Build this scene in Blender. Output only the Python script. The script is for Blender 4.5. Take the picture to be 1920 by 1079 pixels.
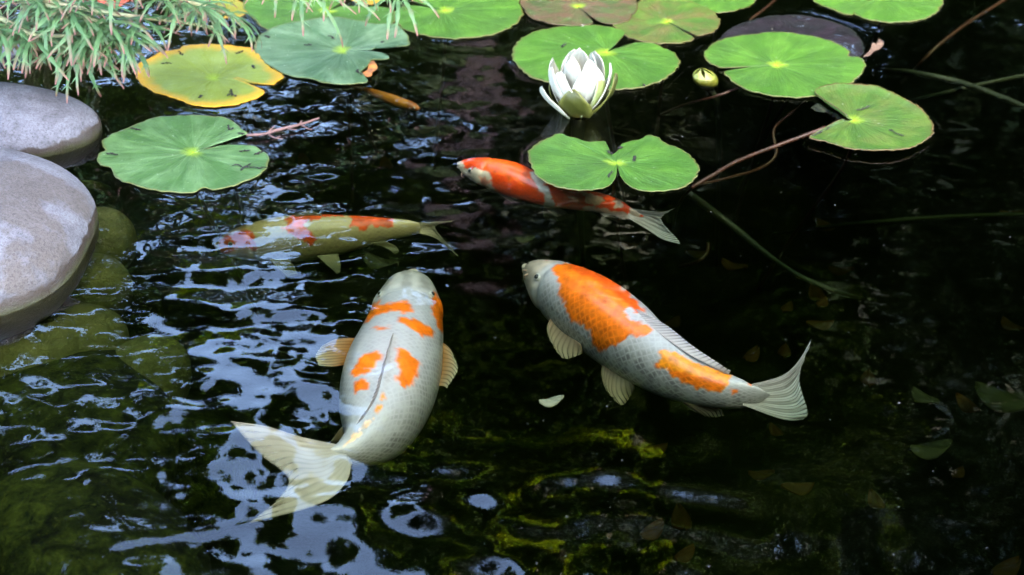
import bpy, bmesh, math, random
import numpy as np
from mathutils import Vector, Matrix
from math import radians as R, sin, cos, pi, sqrt, atan2

for o in list(bpy.data.objects):
    bpy.data.objects.remove(o, do_unlink=True)
sc = bpy.context.scene
COL = sc.collection
rng = np.random.default_rng(7)
random.seed(7)

# ------------------------------------------------------------------ camera
CAM_H, PITCH, F = 1.10, R(32.0), 3000.0
cam_d = bpy.data.cameras.new('camera')
cam_d.sensor_width = 36.0
cam_d.lens = 36.0 * F / 1920.0
cam_d.clip_start, cam_d.clip_end = 0.05, 400.0
cam = bpy.data.objects.new('camera', cam_d)
COL.objects.link(cam)
cam.location = (0, 0, CAM_H)
cam.rotation_euler = (pi / 2 - PITCH, 0, 0)
cam_d.dof.use_dof = True
cam_d.dof.focus_distance = 2.12
cam_d.dof.aperture_fstop = 5.6
sc.camera = cam

# ------------------------------------------------------------------ sky, sun, exposure
SUN_EL, SUN_AZ = R(60.0), R(158.0)        # azimuth clockwise from +Y: the veiled sun stands behind the camera, over its shoulder
world = bpy.data.worlds.new('World')
sc.world = world
world.use_nodes = True
wn = world.node_tree
bg = wn.nodes['Background']
sky = wn.nodes.new('ShaderNodeTexSky')
sky.sky_type = 'NISHITA'
sky.sun_disc = False
sky.sun_elevation = SUN_EL
sky.sun_rotation = SUN_AZ
sky.air_density, sky.dust_density, sky.ozone_density = 1.0, 2.0, 1.5
wn.links.new(sky.outputs[0], bg.inputs[0])
bg.inputs[1].default_value = 0.15
sun_d = bpy.data.lights.new('sun', 'SUN')
sun_d.energy = 0.95
sun_d.angle = R(12.0)
sun_d.color = (1.0, 0.87, 0.68)
sun = bpy.data.objects.new('sun', sun_d)
COL.objects.link(sun)
sd = Vector((sin(SUN_AZ) * cos(SUN_EL), cos(SUN_AZ) * cos(SUN_EL), sin(SUN_EL)))
sun.rotation_euler = (-sd).to_track_quat('-Z', 'Y').to_euler()
sun.location = sd * 20
sc.view_settings.view_transform = 'Standard'
sc.view_settings.look = 'None'
sc.view_settings.gamma = 1.0
sc.view_settings.use_curve_mapping = False
sc.view_settings.exposure = 4.7
sc.render.engine = 'CYCLES'
cy = sc.cycles
cy.use_denoising = True
cy.max_bounces = 10
cy.transparent_max_bounces = 24
cy.diffuse_bounces = 3
cy.glossy_bounces = 3
cy.volume_bounces = 0
cy.sample_clamp_indirect = 6.0

# ------------------------------------------------------------------ helpers
fwd = np.array([0, cos(PITCH), -sin(PITCH)])
upv = np.array([0, sin(PITCH), cos(PITCH)])
eye = np.array([0, 0, CAM_H])


def P(px, py, z=0.0):
    """the point at height z that the photograph shows at pixel (px, py)"""
    d = fwd + np.array([1, 0, 0]) * ((px - 960) / F) + upv * ((539.5 - py) / F)
    return eye + d * ((z - CAM_H) / d[2])


def proj(p):
    q = np.asarray(p) - eye
    w = q @ fwd
    return np.stack([960 + F * q[..., 0] / w, 539.5 - F * (q @ upv) / w], -1)


def link(name, verts, faces, mat, parent=None, smooth=True):
    me = bpy.data.meshes.new(name)
    me.from_pydata([tuple(map(float, v)) for v in verts], [], [tuple(int(i) for i in f) for f in faces])
    if smooth:
        me.polygons.foreach_set('use_smooth', np.ones(len(me.polygons), dtype=bool))
    if mat is not None:
        me.materials.append(mat)
    me.validate()
    me.update()
    o = bpy.data.objects.new(name, me)
    COL.objects.link(o)
    if parent is not None:
        o.parent = parent
        o.matrix_parent_inverse = parent.matrix_world.inverted()
    return o


def empty(name, loc):
    o = bpy.data.objects.new(name, None)
    o.empty_display_size = 0.05
    COL.objects.link(o)
    o.location = tuple(map(float, loc))
    o.matrix_world = Matrix.Translation(o.location)
    return o


def tag(o, label, cat, group=None):
    o['label'] = label
    o['category'] = cat
    if group:
        o['group'] = group
    return o


def struct(o):
    o['kind'] = 'structure'
    return o


def set_uv(me, uv):
    """uv per vertex"""
    lay = me.uv_layers.new(name='UVMap')
    idx = np.empty(len(me.loops), dtype=np.int32)
    me.loops.foreach_get('vertex_index', idx)
    lay.data.foreach_set('uv', np.asarray(uv, dtype=np.float32)[idx].ravel())


def set_col(me, col, name='col'):
    a = me.color_attributes.new(name=name, type='FLOAT_COLOR', domain='POINT')
    c = np.ones((len(me.vertices), 4), dtype=np.float32)
    c[:, :col.shape[1]] = col
    a.data.foreach_set('color', c.ravel())


def grid_faces(n, m, closed=False):
    f = []
    for i in range(n - 1):
        for j in range(m if closed else m - 1):
            k = (j + 1) % m
            f.append((i * m + j, i * m + k, (i + 1) * m + k, (i + 1) * m + j))
    return f


def resample(pts, n, smooth=True):
    """n points along a polyline, Catmull-Rom smoothed"""
    p = np.asarray(pts, float)
    if smooth and len(p) > 2:
        q = np.vstack([2 * p[0] - p[1], p, 2 * p[-1] - p[-2]])
        out = []
        for i in range(1, len(q) - 2):
            t = np.linspace(0, 1, 12, endpoint=False)[:, None]
            a, b, c, d = q[i - 1], q[i], q[i + 1], q[i + 2]
            out.append(0.5 * ((2 * b) + (-a + c) * t + (2 * a - 5 * b + 4 * c - d) * t ** 2 + (-a + 3 * b - 3 * c + d) * t ** 3))
        p = np.vstack(out + [p[-1:]])
    L = np.concatenate([[0], np.cumsum(np.linalg.norm(np.diff(p, axis=0), axis=1))])
    s = np.linspace(0, L[-1], n)
    return np.stack([np.interp(s, L, p[:, k]) for k in range(p.shape[1])], 1)


class Waves:
    """smooth random field: a sum of sinusoids, with RMS slope 1"""
    def __init__(self, seed, lo, hi, n=40, aniso=1.0, dim=2):
        r = np.random.default_rng(seed)
        lam = np.exp(r.uniform(np.log(lo), np.log(hi), n))
        v = r.normal(size=(n, dim))
        v[:, 1] *= aniso
        v /= np.linalg.norm(v, axis=1)[:, None]
        self.k = v * (2 * pi / lam)[:, None]
        self.a = lam / (2 * pi) / sqrt(n / 2)
        self.ph = r.uniform(0, 2 * pi, n)

    def __call__(self, p):
        p = np.asarray(p, float)
        out = np.zeros(p.shape[:-1])
        for k, a, ph in zip(self.k, self.a, self.ph):
            out += a * np.sin(p @ k + ph)
        return out


def tube(pts, rad, seg=8, n=24, jitter=0.0):
    p = resample(pts, n)
    r = np.interp(np.linspace(0, 1, n), np.linspace(0, 1, len(rad)), rad)
    t = np.gradient(p, axis=0)
    t /= np.linalg.norm(t, axis=1)[:, None] + 1e-12
    ref = np.array([0.3, 0.2, 1.0])
    a = np.cross(t, ref); a /= np.linalg.norm(a, axis=1)[:, None]
    b = np.cross(t, a)
    th = np.linspace(0, 2 * pi, seg, endpoint=False)
    v = p[:, None] + r[:, None, None] * (a[:, None] * np.cos(th)[None, :, None] + b[:, None] * np.sin(th)[None, :, None])
    if jitter:
        v += rng.normal(size=v.shape) * jitter * r[:, None, None]
    v = v.reshape(-1, 3)
    f = grid_faces(n, seg, True)
    f.append(tuple(range(seg - 1, -1, -1)))
    f.append(tuple((n - 1) * seg + i for i in range(seg)))
    return v, f


# ------------------------------------------------------------------ materials
def new_mat(name):
    m = bpy.data.materials.new(name)
    m.use_nodes = True
    nt = m.node_tree
    nt.nodes.clear()
    out = nt.nodes.new('ShaderNodeOutputMaterial')
    return m, nt, out


class N:
    def __init__(s, nt):
        s.nt = nt

    def __call__(s, typ, ins=None, **kw):
        n = s.nt.nodes.new('ShaderNode' + typ)
        for k, v in kw.items():
            setattr(n, k, v)
        for k, v in (ins or {}).items():
            if isinstance(v, bpy.types.NodeSocket):
                s.nt.links.new(v, n.inputs[k])
            else:
                n.inputs[k].default_value = v
        return n

    def math(s, op, a, b=0.0, c=0.0, clamp=False):
        n = s('Math', {0: a, 1: b, 2: c}, operation=op)
        n.use_clamp = clamp
        return n.outputs[0]

    def ramp(s, fac, stops):
        n = s('ValToRGB', {0: fac})
        cr = n.color_ramp
        while len(cr.elements) < len(stops):
            cr.elements.new(0.5)
        for e, (pos, c) in zip(cr.elements, stops):
            e.position = pos
            e.color = (*c, 1) if len(c) == 3 else c
        return n.outputs[0]

    def mix(s, fac, a, b, blend='MIX'):
        n = s('Mix', {}, data_type='RGBA', blend_type=blend)
        for i, v in ((0, fac), (6, a), (7, b)):
            if isinstance(v, bpy.types.NodeSocket):
                s.nt.links.new(v, n.inputs[i])
            else:
                n.inputs[i].default_value = (*v, 1) if isinstance(v, tuple) and len(v) == 3 else v
        return n.outputs[2]

    def noise(s, vec, scale, detail=4.0, rough=0.55, dist=0.0):
        ins = {'Scale': scale, 'Detail': detail, 'Roughness': rough, 'Distortion': dist}
        if vec is not None:
            ins['Vector'] = vec
        return s('TexNoise', ins).outputs['Fac']


def rgb3(c):
    return (*c, 1.0)


def mat_pad(name, base, pale, edge, edge_w=0.06, mottle=(0.1, 0.06, 0.02), mottle_amt=0.0, spot=0.35, k=0.40):
    base, pale, edge = (tuple(k * c for c in q) for q in (base, pale, edge))
    """water-lily leaf: radial veins, waxy bloom, worn rim"""
    m, nt, out = new_mat(name)
    n = N(nt)
    uv = n('UVMap').outputs[0]
    sep = n('SeparateXYZ', {0: uv})
    u, v = sep.outputs[0], sep.outputs[1]
    pos = n('NewGeometry').outputs['Position']
    n1 = n.noise(pos, 16.0, 5, 0.6)
    n2 = n.noise(pos, 70.0, 4, 0.6)
    n3 = n.noise(pos, 7.0, 3, 0.5)
    # veins run out from the leaf stalk
    comb = n('CombineXYZ', {0: n.math('MULTIPLY', u, 26.0), 1: n.math('MULTIPLY', v, 1.6), 2: n3}).outputs[0]
    vein = n.noise(comb, 1.0, 3, 0.6)
    col = n.mix(n.math('MULTIPLY_ADD', vein, 4.2, -1.65, True), rgb3(base), rgb3(pale))
    col = n.mix(n.math('MULTIPLY_ADD', n1, 2.6, -1.0, True), col, rgb3(tuple(0.72 * c for c in base)))
    vx = n.math('FRACT', n.math('MULTIPLY', u, 17.0))
    line = n.math('LESS_THAN', n.math('ABSOLUTE', n.math('SUBTRACT', vx, 0.5)), 0.035)
    col = n.mix(n.math('MULTIPLY', line, n.math('MULTIPLY', n1, 0.2)), col, rgb3(tuple(min(1, 1.5 * c + 0.02) for c in pale)))
    if mottle_amt > 0:
        mt = n.math('MULTIPLY', n.ramp(n.noise(pos, 26.0, 5, 0.65, 0.4), [(0.42, (0, 0, 0)), (0.62, (1, 1, 1))]), mottle_amt)
        col = n.mix(mt, col, rgb3(mottle))
    # bright yellow-green heart
    heart = n.math('SUBTRACT', 1.0, n.math('DIVIDE', n.math('ADD', v, n.math('MULTIPLY_ADD', n2, 0.16, -0.08)), 0.15), 0, True)
    col = n.mix(n.math('MULTIPLY', heart, 0.9), col, (0.22, 0.32, 0.01, 1))
    # rim
    rim = n.math('DIVIDE', n.math('SUBTRACT', n.math('ADD', v, n.math('MULTIPLY_ADD', n1, 0.5 * edge_w * 4, -edge_w)), 1.0 - edge_w), edge_w, 0, True)
    col = n.mix(rim, col, rgb3(edge))
    # eaten spots and specks
    sp = n.ramp(n.noise(pos, 120.0, 2, 0.5), [(0.70, (0, 0, 0)), (0.74, (1, 1, 1))])
    col = n.mix(n.math('MULTIPLY', sp, spot), col, (0.035, 0.022, 0.008, 1))
    wh = n.ramp(n.noise(pos, 260.0, 2, 0.5), [(0.72, (0, 0, 0)), (0.76, (1, 1, 1))])
    col = n.mix(n.math('MULTIPLY', wh, 0.5), col, (0.6, 0.65, 0.55, 1))
    bmp = n('Bump', {'Strength': 0.55, 'Distance': 0.006, 'Height': n.math('ADD', vein, n.math('MULTIPLY', n2, 0.35))}).outputs[0]
    b = n('BsdfPrincipled', {'Base Color': col, 'Roughness': n.math('MULTIPLY_ADD', n1, 0.25, 0.36), 'Normal': bmp, 'IOR': 1.45})
    tr = n('BsdfTranslucent', {'Color': col})
    mx = n('MixShader', {0: 0.10, 1: b.outputs[0], 2: tr.outputs[0]})
    nt.links.new(mx.outputs[0], out.inputs[0])
    return m


def mat_simple(name, c1, c2, scale=20.0, rough=0.6, bump=0.3, dist=0.004, spec=0.5, trans=0.0, detail=5):
    m, nt, out = new_mat(name)
    n = N(nt)
    pos = n('NewGeometry').outputs['Position']
    f = n.noise(pos, scale, detail, 0.6)
    col = n.mix(n.math('MULTIPLY_ADD', f, 2.4, -0.7, True), rgb3(c1), rgb3(c2))
    bm = n('Bump', {'Strength': bump, 'Distance': dist, 'Height': n.noise(pos, scale * 3, 5, 0.6)}).outputs[0]
    b = n('BsdfPrincipled', {'Base Color': col, 'Roughness': rough, 'Normal': bm, 'Specular IOR Level': spec})
    res = b.outputs[0]
    if trans:
        t = n('BsdfTranslucent', {'Color': col})
        res = n('MixShader', {0: trans, 1: res, 2: t.outputs[0]}).outputs[0]
    nt.links.new(res, out.inputs[0])
    return m


def mat_koi(name, scale_amt=0.5, rough=0.32):
    """koi skin: colour patches come from the vertex colour, scales from the body coordinates"""
    m, nt, out = new_mat(name)
    n = N(nt)
    at = n('VertexColor', layer_name='col')
    uv = n('UVMap').outputs[0]
    sep = n('SeparateXYZ', {0: uv})
    u, v = sep.outputs[0], sep.outputs[1]
    # diamond net of scales
    pos0 = n('NewGeometry').outputs['Position']
    u = n.math('ADD', u, n.math('MULTIPLY_ADD', n.noise(pos0, 45.0, 2, 0.5), 0.9, -0.45))
    v = n.math('ADD', v, n.math('MULTIPLY_ADD', n.noise(pos0, 38.0, 2, 0.5), 0.7, -0.35))
    a = n.math('ADD', u, v); b = n.math('SUBTRACT', u, v)
    fa = n.math('ABSOLUTE', n.math('SUBTRACT', n.math('FRACT', a), 0.5))
    fb = n.math('ABSOLUTE', n.math('SUBTRACT', n.math('FRACT', b), 0.5))
    mxv = n.math('MAXIMUM', fa, fb)
    net = n.ramp(mxv, [(0.10, (1, 1, 1)), (0.30, (0.75, 0.75, 0.75)), (0.5, (0, 0, 0))])
    grad = n.math('FRACT', a)
    pos = n('NewGeometry').outputs['Position']
    nz = n.noise(pos, 60.0, 4, 0.6)
    amt = n.math('MULTIPLY', n.math('MULTIPLY', at.outputs['Alpha'], scale_amt), n.math('MULTIPLY_ADD', nz, 2.6, -0.75, True))
    dark = n.mix(1.0, at.outputs['Color'], (0.45, 0.43, 0.45, 1), 'MULTIPLY')
    col = n.mix(n.math('MULTIPLY', net, amt), at.outputs['Color'], dark)
    col = n.mix(n.math('MULTIPLY_ADD', n.noise(pos, 180.0, 3, 0.6), 0.5, -0.12, True), col, n.mix(1.0, col, (0.8, 0.76, 0.7, 1), 'MULTIPLY'))
    hgt = n.math('ADD', n.math('MULTIPLY', n.math('SUBTRACT', 1.0, mxv), at.outputs['Alpha']), n.math('MULTIPLY', grad, 0.2))
    bm = n('Bump', {'Strength': 0.22, 'Distance': 0.0012, 'Height': hgt}).outputs[0]
    p = n('BsdfPrincipled', {'Base Color': col, 'Roughness': rough, 'Normal': bm, 'Specular IOR Level': 0.45, 'Coat Weight': 0.25, 'Coat Roughness': 0.15})
    nt.links.new(p.outputs[0], out.inputs[0])
    return m


def mat_fin(name, c_base, c_tip, alpha_base=0.95, alpha_tip=0.55, rays=16, contrast=1.0):
    m, nt, out = new_mat(name)
    n = N(nt)
    uv = n('UVMap').outputs[0]
    sep = n('SeparateXYZ', {0: uv})
    u, v = sep.outputs[0], sep.outputs[1]
    pos = n('NewGeometry').outputs['Position']
    wob = n.math('MULTIPLY_ADD', n.noise(pos, 60.0, 3, 0.5), 0.5, -0.25)
    w = n.math('SINE', n.math('ADD', n.math('MULTIPLY', u, rays * 2 * pi), wob))
    ray = n.math('MULTIPLY_ADD', w, 0.5, 0.5, True)
    col = n.mix(v, rgb3(c_base), rgb3(c_tip))
    col = n.mix(n.math('MULTIPLY', n.math('POWER', ray, 3.0), n.math('MULTIPLY_ADD', v, 0.5 * contrast, 0.15 * contrast)), col, n.mix(1.0, col, (0.30, 0.28, 0.27, 1), 'MULTIPLY'))
    bm = n('Bump', {'Strength': 0.4, 'Distance': 0.001, 'Height': ray}).outputs[0]
    d = n('BsdfPrincipled', {'Base Color': col, 'Roughness': 0.4, 'Normal': bm})
    t = n('BsdfTranslucent', {'Color': col})
    s1 = n('MixShader', {0: 0.4, 1: d.outputs[0], 2: t.outputs[0]})
    tp = n('BsdfTransparent')
    al = n.math('MULTIPLY_ADD', v, alpha_tip - alpha_base, alpha_base)
    al = n.math('SUBTRACT', al, n.math('MULTIPLY', n.math('POWER', ray, 4.0), n.math('MULTIPLY', v, 0.35 * contrast)), 0, True)
    s2 = n('MixShader', {0: al, 1: tp.outputs[0], 2: s1.outputs[0]})
    nt.links.new(s2.outputs[0], out.inputs[0])
    return m


def mat_leaf(name, c1, c2, tip=None, trans=0.35, rough=0.5):
    m, nt, out = new_mat(name)
    n = N(nt)
    info = n('NewGeometry')
    rnd = info.outputs['Random Per Island']
    col = n.mix(rnd, rgb3(c1), rgb3(c2))
    if tip:
        sep = n('SeparateXYZ', {0: n('UVMap').outputs[0]})
        col = n.mix(n.ramp(sep.outputs[1], [(0.78, (0, 0, 0)), (0.97, (1, 1, 1))]), col, rgb3(tip))
        nz = n.ramp(n.noise(info.outputs['Position'], 35.0, 3, 0.6), [(0.52, (0, 0, 0)), (0.68, (1, 1, 1))])
        col = n.mix(n.math('MULTIPLY', nz, 0.55), col, rgb3(tuple(0.7 * c for c in tip)))
    p = n('BsdfPrincipled', {'Base Color': col, 'Roughness': rough})
    t = n('BsdfTranslucent', {'Color': col})
    s = n('MixShader', {0: trans, 1: p.outputs[0], 2: t.outputs[0]})
    nt.links.new(s.outputs[0], out.inputs[0])
    return m


def mat_stone(name):
    """pale river boulder: grey-lilac dry skin, tan patches, a wet dark band with algae at the waterline"""
    m, nt, out = new_mat(name)
    n = N(nt)
    pos = n('NewGeometry').outputs['Position']
    big = n.noise(pos, 6.5, 4, 0.55, 0.3)
    mid = n.noise(pos, 22.0, 8, 0.72, 0.6)
    fine = n.noise(pos, 260.0, 5, 0.75)
    col = n.mix(n.ramp(mid, [(0.38, (0, 0, 0)), (0.58, (1, 1, 1))]), (0.066, 0.060, 0.064, 1), (0.122, 0.118, 0.130, 1))
    patch = n.ramp(n.math('MULTIPLY_ADD', mid, 0.22, n.math('MULTIPLY', big, 0.9)), [(0.565, (0, 0, 0)), (0.605, (1, 1, 1))])
    col = n.mix(n.math('MULTIPLY', patch, 0.8), col, (0.062, 0.047, 0.036, 1))
    spk = n.noise(pos, 520.0, 3, 0.7)
    col = n.mix(n.ramp(fine, [(0.46, (0, 0, 0)), (0.62, (1, 1, 1))]), col, n.mix(1.0, col, (0.62, 0.58, 0.56, 1), 'MULTIPLY'))
    col = n.mix(n.ramp(spk, [(0.60, (0, 0, 0)), (0.68, (1, 1, 1))]), col, (0.022, 0.019, 0.018, 1))
    vein_ = n.noise(pos, 11.0, 6, 0.7, 1.5)
    col = n.mix(n.math('MULTIPLY', n.ramp(vein_, [(0.47, (0, 0, 0)), (0.50, (1, 1, 1)), (0.53, (0, 0, 0))]), 0.13), col, (0.17, 0.165, 0.18, 1))
    z = n('SeparateXYZ', {0: pos}).outputs[2]
    zz = n.math('SUBTRACT', z, n.math('MULTIPLY_ADD', n.noise(pos, 18.0, 4, 0.6), 0.05, -0.025))
    wet = n.ramp(n.math('DIVIDE', zz, 0.06), [(0.30, (1, 1, 1)), (0.36, (0, 0, 0))])
    alg = n.ramp(n.math('DIVIDE', zz, 0.06), [(-0.0, (1, 1, 1)), (0.22, (0, 0, 0))])
    col = n.mix(wet, col, (0.030, 0.018, 0.011, 1))
    col = n.mix(n.math('MULTIPLY', alg, 0.85), col, (0.032, 0.034, 0.008, 1))
    bm = n('Bump', {'Strength': 0.8, 'Distance': 0.007, 'Height': n.math('ADD', n.math('MULTIPLY', mid, 0.9), n.math('MULTIPLY', fine, 0.25))}).outputs[0]
    rough = n.math('MULTIPLY_ADD', wet, -0.42, 0.78)
    p = n('BsdfPrincipled', {'Base Color': col, 'Roughness': rough, 'Normal': bm})
    nt.links.new(p.outputs[0], out.inputs[0])
    return m


def mat_water():
    m, nt, out = new_mat('pond_water')
    n = N(nt)
    fr = n('Fresnel', {'IOR': 1.333})
    tr = n('BsdfTransparent', {'Color': (1, 1, 1, 1)})
    gl = n('BsdfGlossy', {'Color': (1, 1, 1, 1), 'Roughness': 0.0})
    mx = n('MixShader', {0: fr.outputs[0], 1: tr.outputs[0], 2: gl.outputs[0]})
    nt.links.new(mx.outputs[0], out.inputs['Surface'])
    va = n('VolumeAbsorption', {'Color': (0.34, 0.45, 0.22, 1), 'Density': 8.0})
    nt.links.new(va.outputs[0], out.inputs['Volume'])
    return m


def mat_ground():
    m, nt, out = new_mat('pond_bed_earth')
    n = N(nt)
    pos = n('NewGeometry').outputs['Position']
    a = n.noise(pos, 5.0, 5, 0.6)
    b_ = n.noise(pos, 40.0, 6, 0.65)
    z = n('SeparateXYZ', {0: pos}).outputs[2]
    bed = n.mix(n.ramp(a, [(0.4, (0, 0, 0)), (0.6, (1, 1, 1))]), (0.016, 0.020, 0.009, 1), (0.030, 0.028, 0.012, 1))
    soil = n.mix(n.ramp(b_, [(0.35, (0, 0, 0)), (0.65, (1, 1, 1))]), (0.010, 0.007, 0.005, 1), (0.032, 0.018, 0.012, 1))
    col = n.mix(n.ramp(n.math('MULTIPLY_ADD', z, 4.0, 0.6, True), [(0.3, (0, 0, 0)), (0.55, (1, 1, 1))]), bed, soil)
    bm = n('Bump', {'Strength': 0.8, 'Distance': 0.02, 'Height': b_}).outputs[0]
    p = n('BsdfPrincipled', {'Base Color': col, 'Roughness': 0.85, 'Normal': bm})
    nt.links.new(p.outputs[0], out.inputs[0])
    return m


# ------------------------------------------------------------------ pond bed, bank and ground: one sheet to the horizon
def pond_f(x, y):
    ry = np.where(y > 2.3, 1.35, 2.7)
    w = 0.05 * np.sin(3.1 * x + 1.0) + 0.04 * np.sin(4.7 * y + 0.4)
    return np.sqrt(((x - 0.95) / 2.02) ** 2 + ((y - 2.3) / ry) ** 2) + w * 0.6


def bed_z(x, y):
    f = pond_f(x, y)
    z = np.interp(f, [0, 0.62, 0.80, 0.93, 1.0, 1.08, 1.3], [-0.42, -0.40, -0.30, -0.13, 0.0, 0.06, 0.12])
    far = np.hypot(x - 0.5, y - 2.5)
    z = z + np.clip(far - 6, 0, 100) * 0.02
    return z


def build_ground():
    def axis(c, fine_lo, fine_hi, step):
        core = np.arange(fine_lo, fine_hi, step)
        g = np.geomspace(step * 1.5, 120, 34)
        return np.concatenate([fine_lo - np.cumsum(np.diff(np.concatenate([[0], g])))[::-1], core, fine_hi + np.cumsum(np.diff(np.concatenate([[0], g])))])
    xs = axis(0, -1.6, 3.2, 0.03)
    ys = axis(0, -0.6, 4.0, 0.03)
    X, Y = np.meshgrid(xs, ys)
    Z = bed_z(X, Y)
    w1 = Waves(3, 0.12, 0.7, 40)
    near = (np.hypot(X, Y - 2) < 6)
    Z += np.where(near, 0.16 * w1(np.stack([X, Y], -1)), 0) * np.clip(np.abs(Z) * 8 + 0.25, 0, 1)
    v = np.stack([X, Y, Z], -1).reshape(-1, 3)
    o = link('ground', v, grid_faces(len(ys), len(xs)), mat_ground())
    return struct(o)


build_ground()

# ------------------------------------------------------------------ lily pads
PAD_OUT = []      # outlines on the water, for the meniscus
M_PAD = {
    'pale': mat_pad('lily_leaf_pale', (0.088, 0.225, 0.040), (0.23, 0.42, 0.14), (0.20, 0.23, 0.05), 0.03),
    'bluish': mat_pad('lily_leaf_bluish', (0.095, 0.215, 0.075), (0.26, 0.42, 0.21), (0.17, 0.22, 0.05), 0.03),
    'yellow': mat_pad('lily_leaf_yellowing', (0.36, 0.46, 0.035), (0.42, 0.54, 0.10), (1.0, 0.52, 0.012), 0.22),
    'gold': mat_pad('lily_leaf_golden', (0.38, 0.36, 0.02), (0.45, 0.42, 0.04), (0.66, 0.36, 0.012), 0.2),
    'green': mat_pad('lily_leaf_green', (0.066, 0.200, 0.010), (0.125, 0.31, 0.025), (0.17, 0.17, 0.03), 0.03),
    'brown': mat_pad('lily_leaf_brown', (0.075, 0.120, 0.022), (0.13, 0.18, 0.045), (0.12, 0.075, 0.02), 0.05, (0.075, 0.035, 0.022), 0.85),
    'mottled': mat_pad('lily_leaf_mottled', (0.072, 0.175, 0.012), (0.13, 0.26, 0.025), (0.15, 0.11, 0.02), 0.04, (0.085, 0.045, 0.018), 0.6),
    'right': mat_pad('lily_leaf_deep_green', (0.066, 0.170, 0.012), (0.12, 0.25, 0.022), (0.17, 0.10, 0.025), 0.035, (0.10, 0.09, 0.02), 0.3),
    'dark': mat_pad('lily_leaf_sunken', (0.012, 0.012, 0.014), (0.035, 0.035, 0.042), (0.02, 0.03, 0.02), 0.05, (0.02, 0.012, 0.02), 0.6, spot=0.1),
}
M_SCAR = mat_simple('leaf_scar', (0.004, 0.003, 0.002), (0.012, 0.006, 0.003), 90, 0.9)
M_WITHER = mat_simple('withered_leaf_edge', (0.45, 0.17, 0.02), (0.10, 0.035, 0.02), 70, 0.6)


def lily_pad(label, center, outline, mat, z=0.003, lift=0.004, ragged=0.0016, seed=1, tilt=(0, 0), rim=0.0, scars=(), group='lily pads floating on the pond', corner=True):
    r = np.random.default_rng(seed)
    c = P(*center, z)
    o2 = [P(a, b, z) for a, b in outline]
    pts = resample(o2, 150, smooth=False)
    sm = resample(o2, 150, smooth=True)
    pts = 0.35 * pts + 0.65 * sm
    n = len(pts)
    # ragged edge
    t = np.linspace(0, 1, n)
    w = sum(np.sin(2 * pi * (k * t + r.uniform())) * r.uniform(0.3, 1) / 1.5 for k in (9, 14, 23, 37, 51)) * ragged
    w[:3] = 0; w[-3:] = 0
    d = pts - c
    L = np.linalg.norm(d, axis=1)
    pts = pts + d / (L[:, None] + 1e-9) * (w * np.clip(L / 0.06, 0, 1))[:, None]
    PAD_OUT.append(pts[:, :2].copy())
    fr = np.array([0.0, 0.05, 0.12, 0.22, 0.34, 0.46, 0.58, 0.70, 0.80, 0.88, 0.94, 0.98, 1.0])
    V, UV = [], []
    wv = Waves(seed + 50, 0.03, 0.14, 24)
    for f in fr:
        p = c + (pts - c) * f
        h = 0.030 * wv(p[:, :2]) * min(1, 3 * f) + lift * (0.25 * f ** 2) - 0.0022 * math.exp(-(f / 0.09) ** 2) + rim * max(0, f - 0.86) / 0.14
        h += (p[:, 0] - c[0]) * tilt[0] + (p[:, 1] - c[1]) * tilt[1]
        vv = p.copy()
        vv[:, 2] = z + np.maximum(h, -0.0016 if z > 0 else -1)
        V.append(vv)
        UV.append(np.stack([t, np.full(n, f)], 1))
    V = np.vstack(V); UV = np.vstack(UV)
    m = len(fr)
    top = grid_faces(m, n)
    nv = len(V)
    B = V.copy(); B[:, 2] -= 0.0016
    faces = [tuple(reversed(q)) for q in top] + [tuple(nv + i for i in q) for q in top]
    k = (m - 1) * n
    for j in range(n - 1):
        faces.append((k + j, k + j + 1, nv + k + j + 1, nv + k + j))
    for i in range(m - 1):
        faces.append((i * n, (i + 1) * n, nv + (i + 1) * n, nv + i * n))
        faces.append(((i + 1) * n + n - 1, i * n + n - 1, nv + i * n + n - 1, nv + (i + 1) * n + n - 1))
    root = empty('lily_pad', c)
    tag(root, label, 'lily pad', group)
    ob = link('leaf_blade', np.vstack([V, B]), faces, mat, root)
    set_uv(ob.data, np.vstack([UV, UV]))
    bm = bmesh.new(); bm.from_mesh(ob.data)
    bmesh.ops.recalc_face_normals(bm, faces=bm.faces)
    bm.to_mesh(ob.data); bm.free()
    # the stalk dives from the heart of the leaf to the mud
    e = c + np.array([r.uniform(-0.12, 0.12), r.uniform(0.05, 0.3), -0.5])
    tv, tf = tube([c + [0, 0, -0.002], c + [0, 0.01, -0.08], (c + e) / 2 + [0, 0.03, -0.05], e], [0.0035, 0.0035, 0.003], 6, 14)
    link('stalk', tv, tf, M_STEM_RED, root)
    for s in scars:
        sp = [P(a, b, z + 0.0026) for a, b in s]
        q = resample(sp, 14, smooth=True)
        q[1:-1, :2] += r.normal(size=(12, 2)) * 0.0014
        tv, tf = tube(q, [0.0003, 0.0015, 0.0007, 0.0016, 0.0008, 0.0013, 0.0003], 6, 22, 0.45)
        tv[:, 2] = z + 0.0024 + (tv[:, 2] - tv[:, 2].mean()) * 0.5
        link('chewed_scar', tv, tf, M_SCAR, root)
    return root


M_STEM_RED = mat_simple('stem_red_brown', (0.070, 0.022, 0.012), (0.030, 0.014, 0.008), 40, 0.5)
M_STEM_GREEN = mat_simple('stem_green', (0.012, 0.019, 0.003), (0.005, 0.008, 0.002), 40, 0.6)

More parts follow.
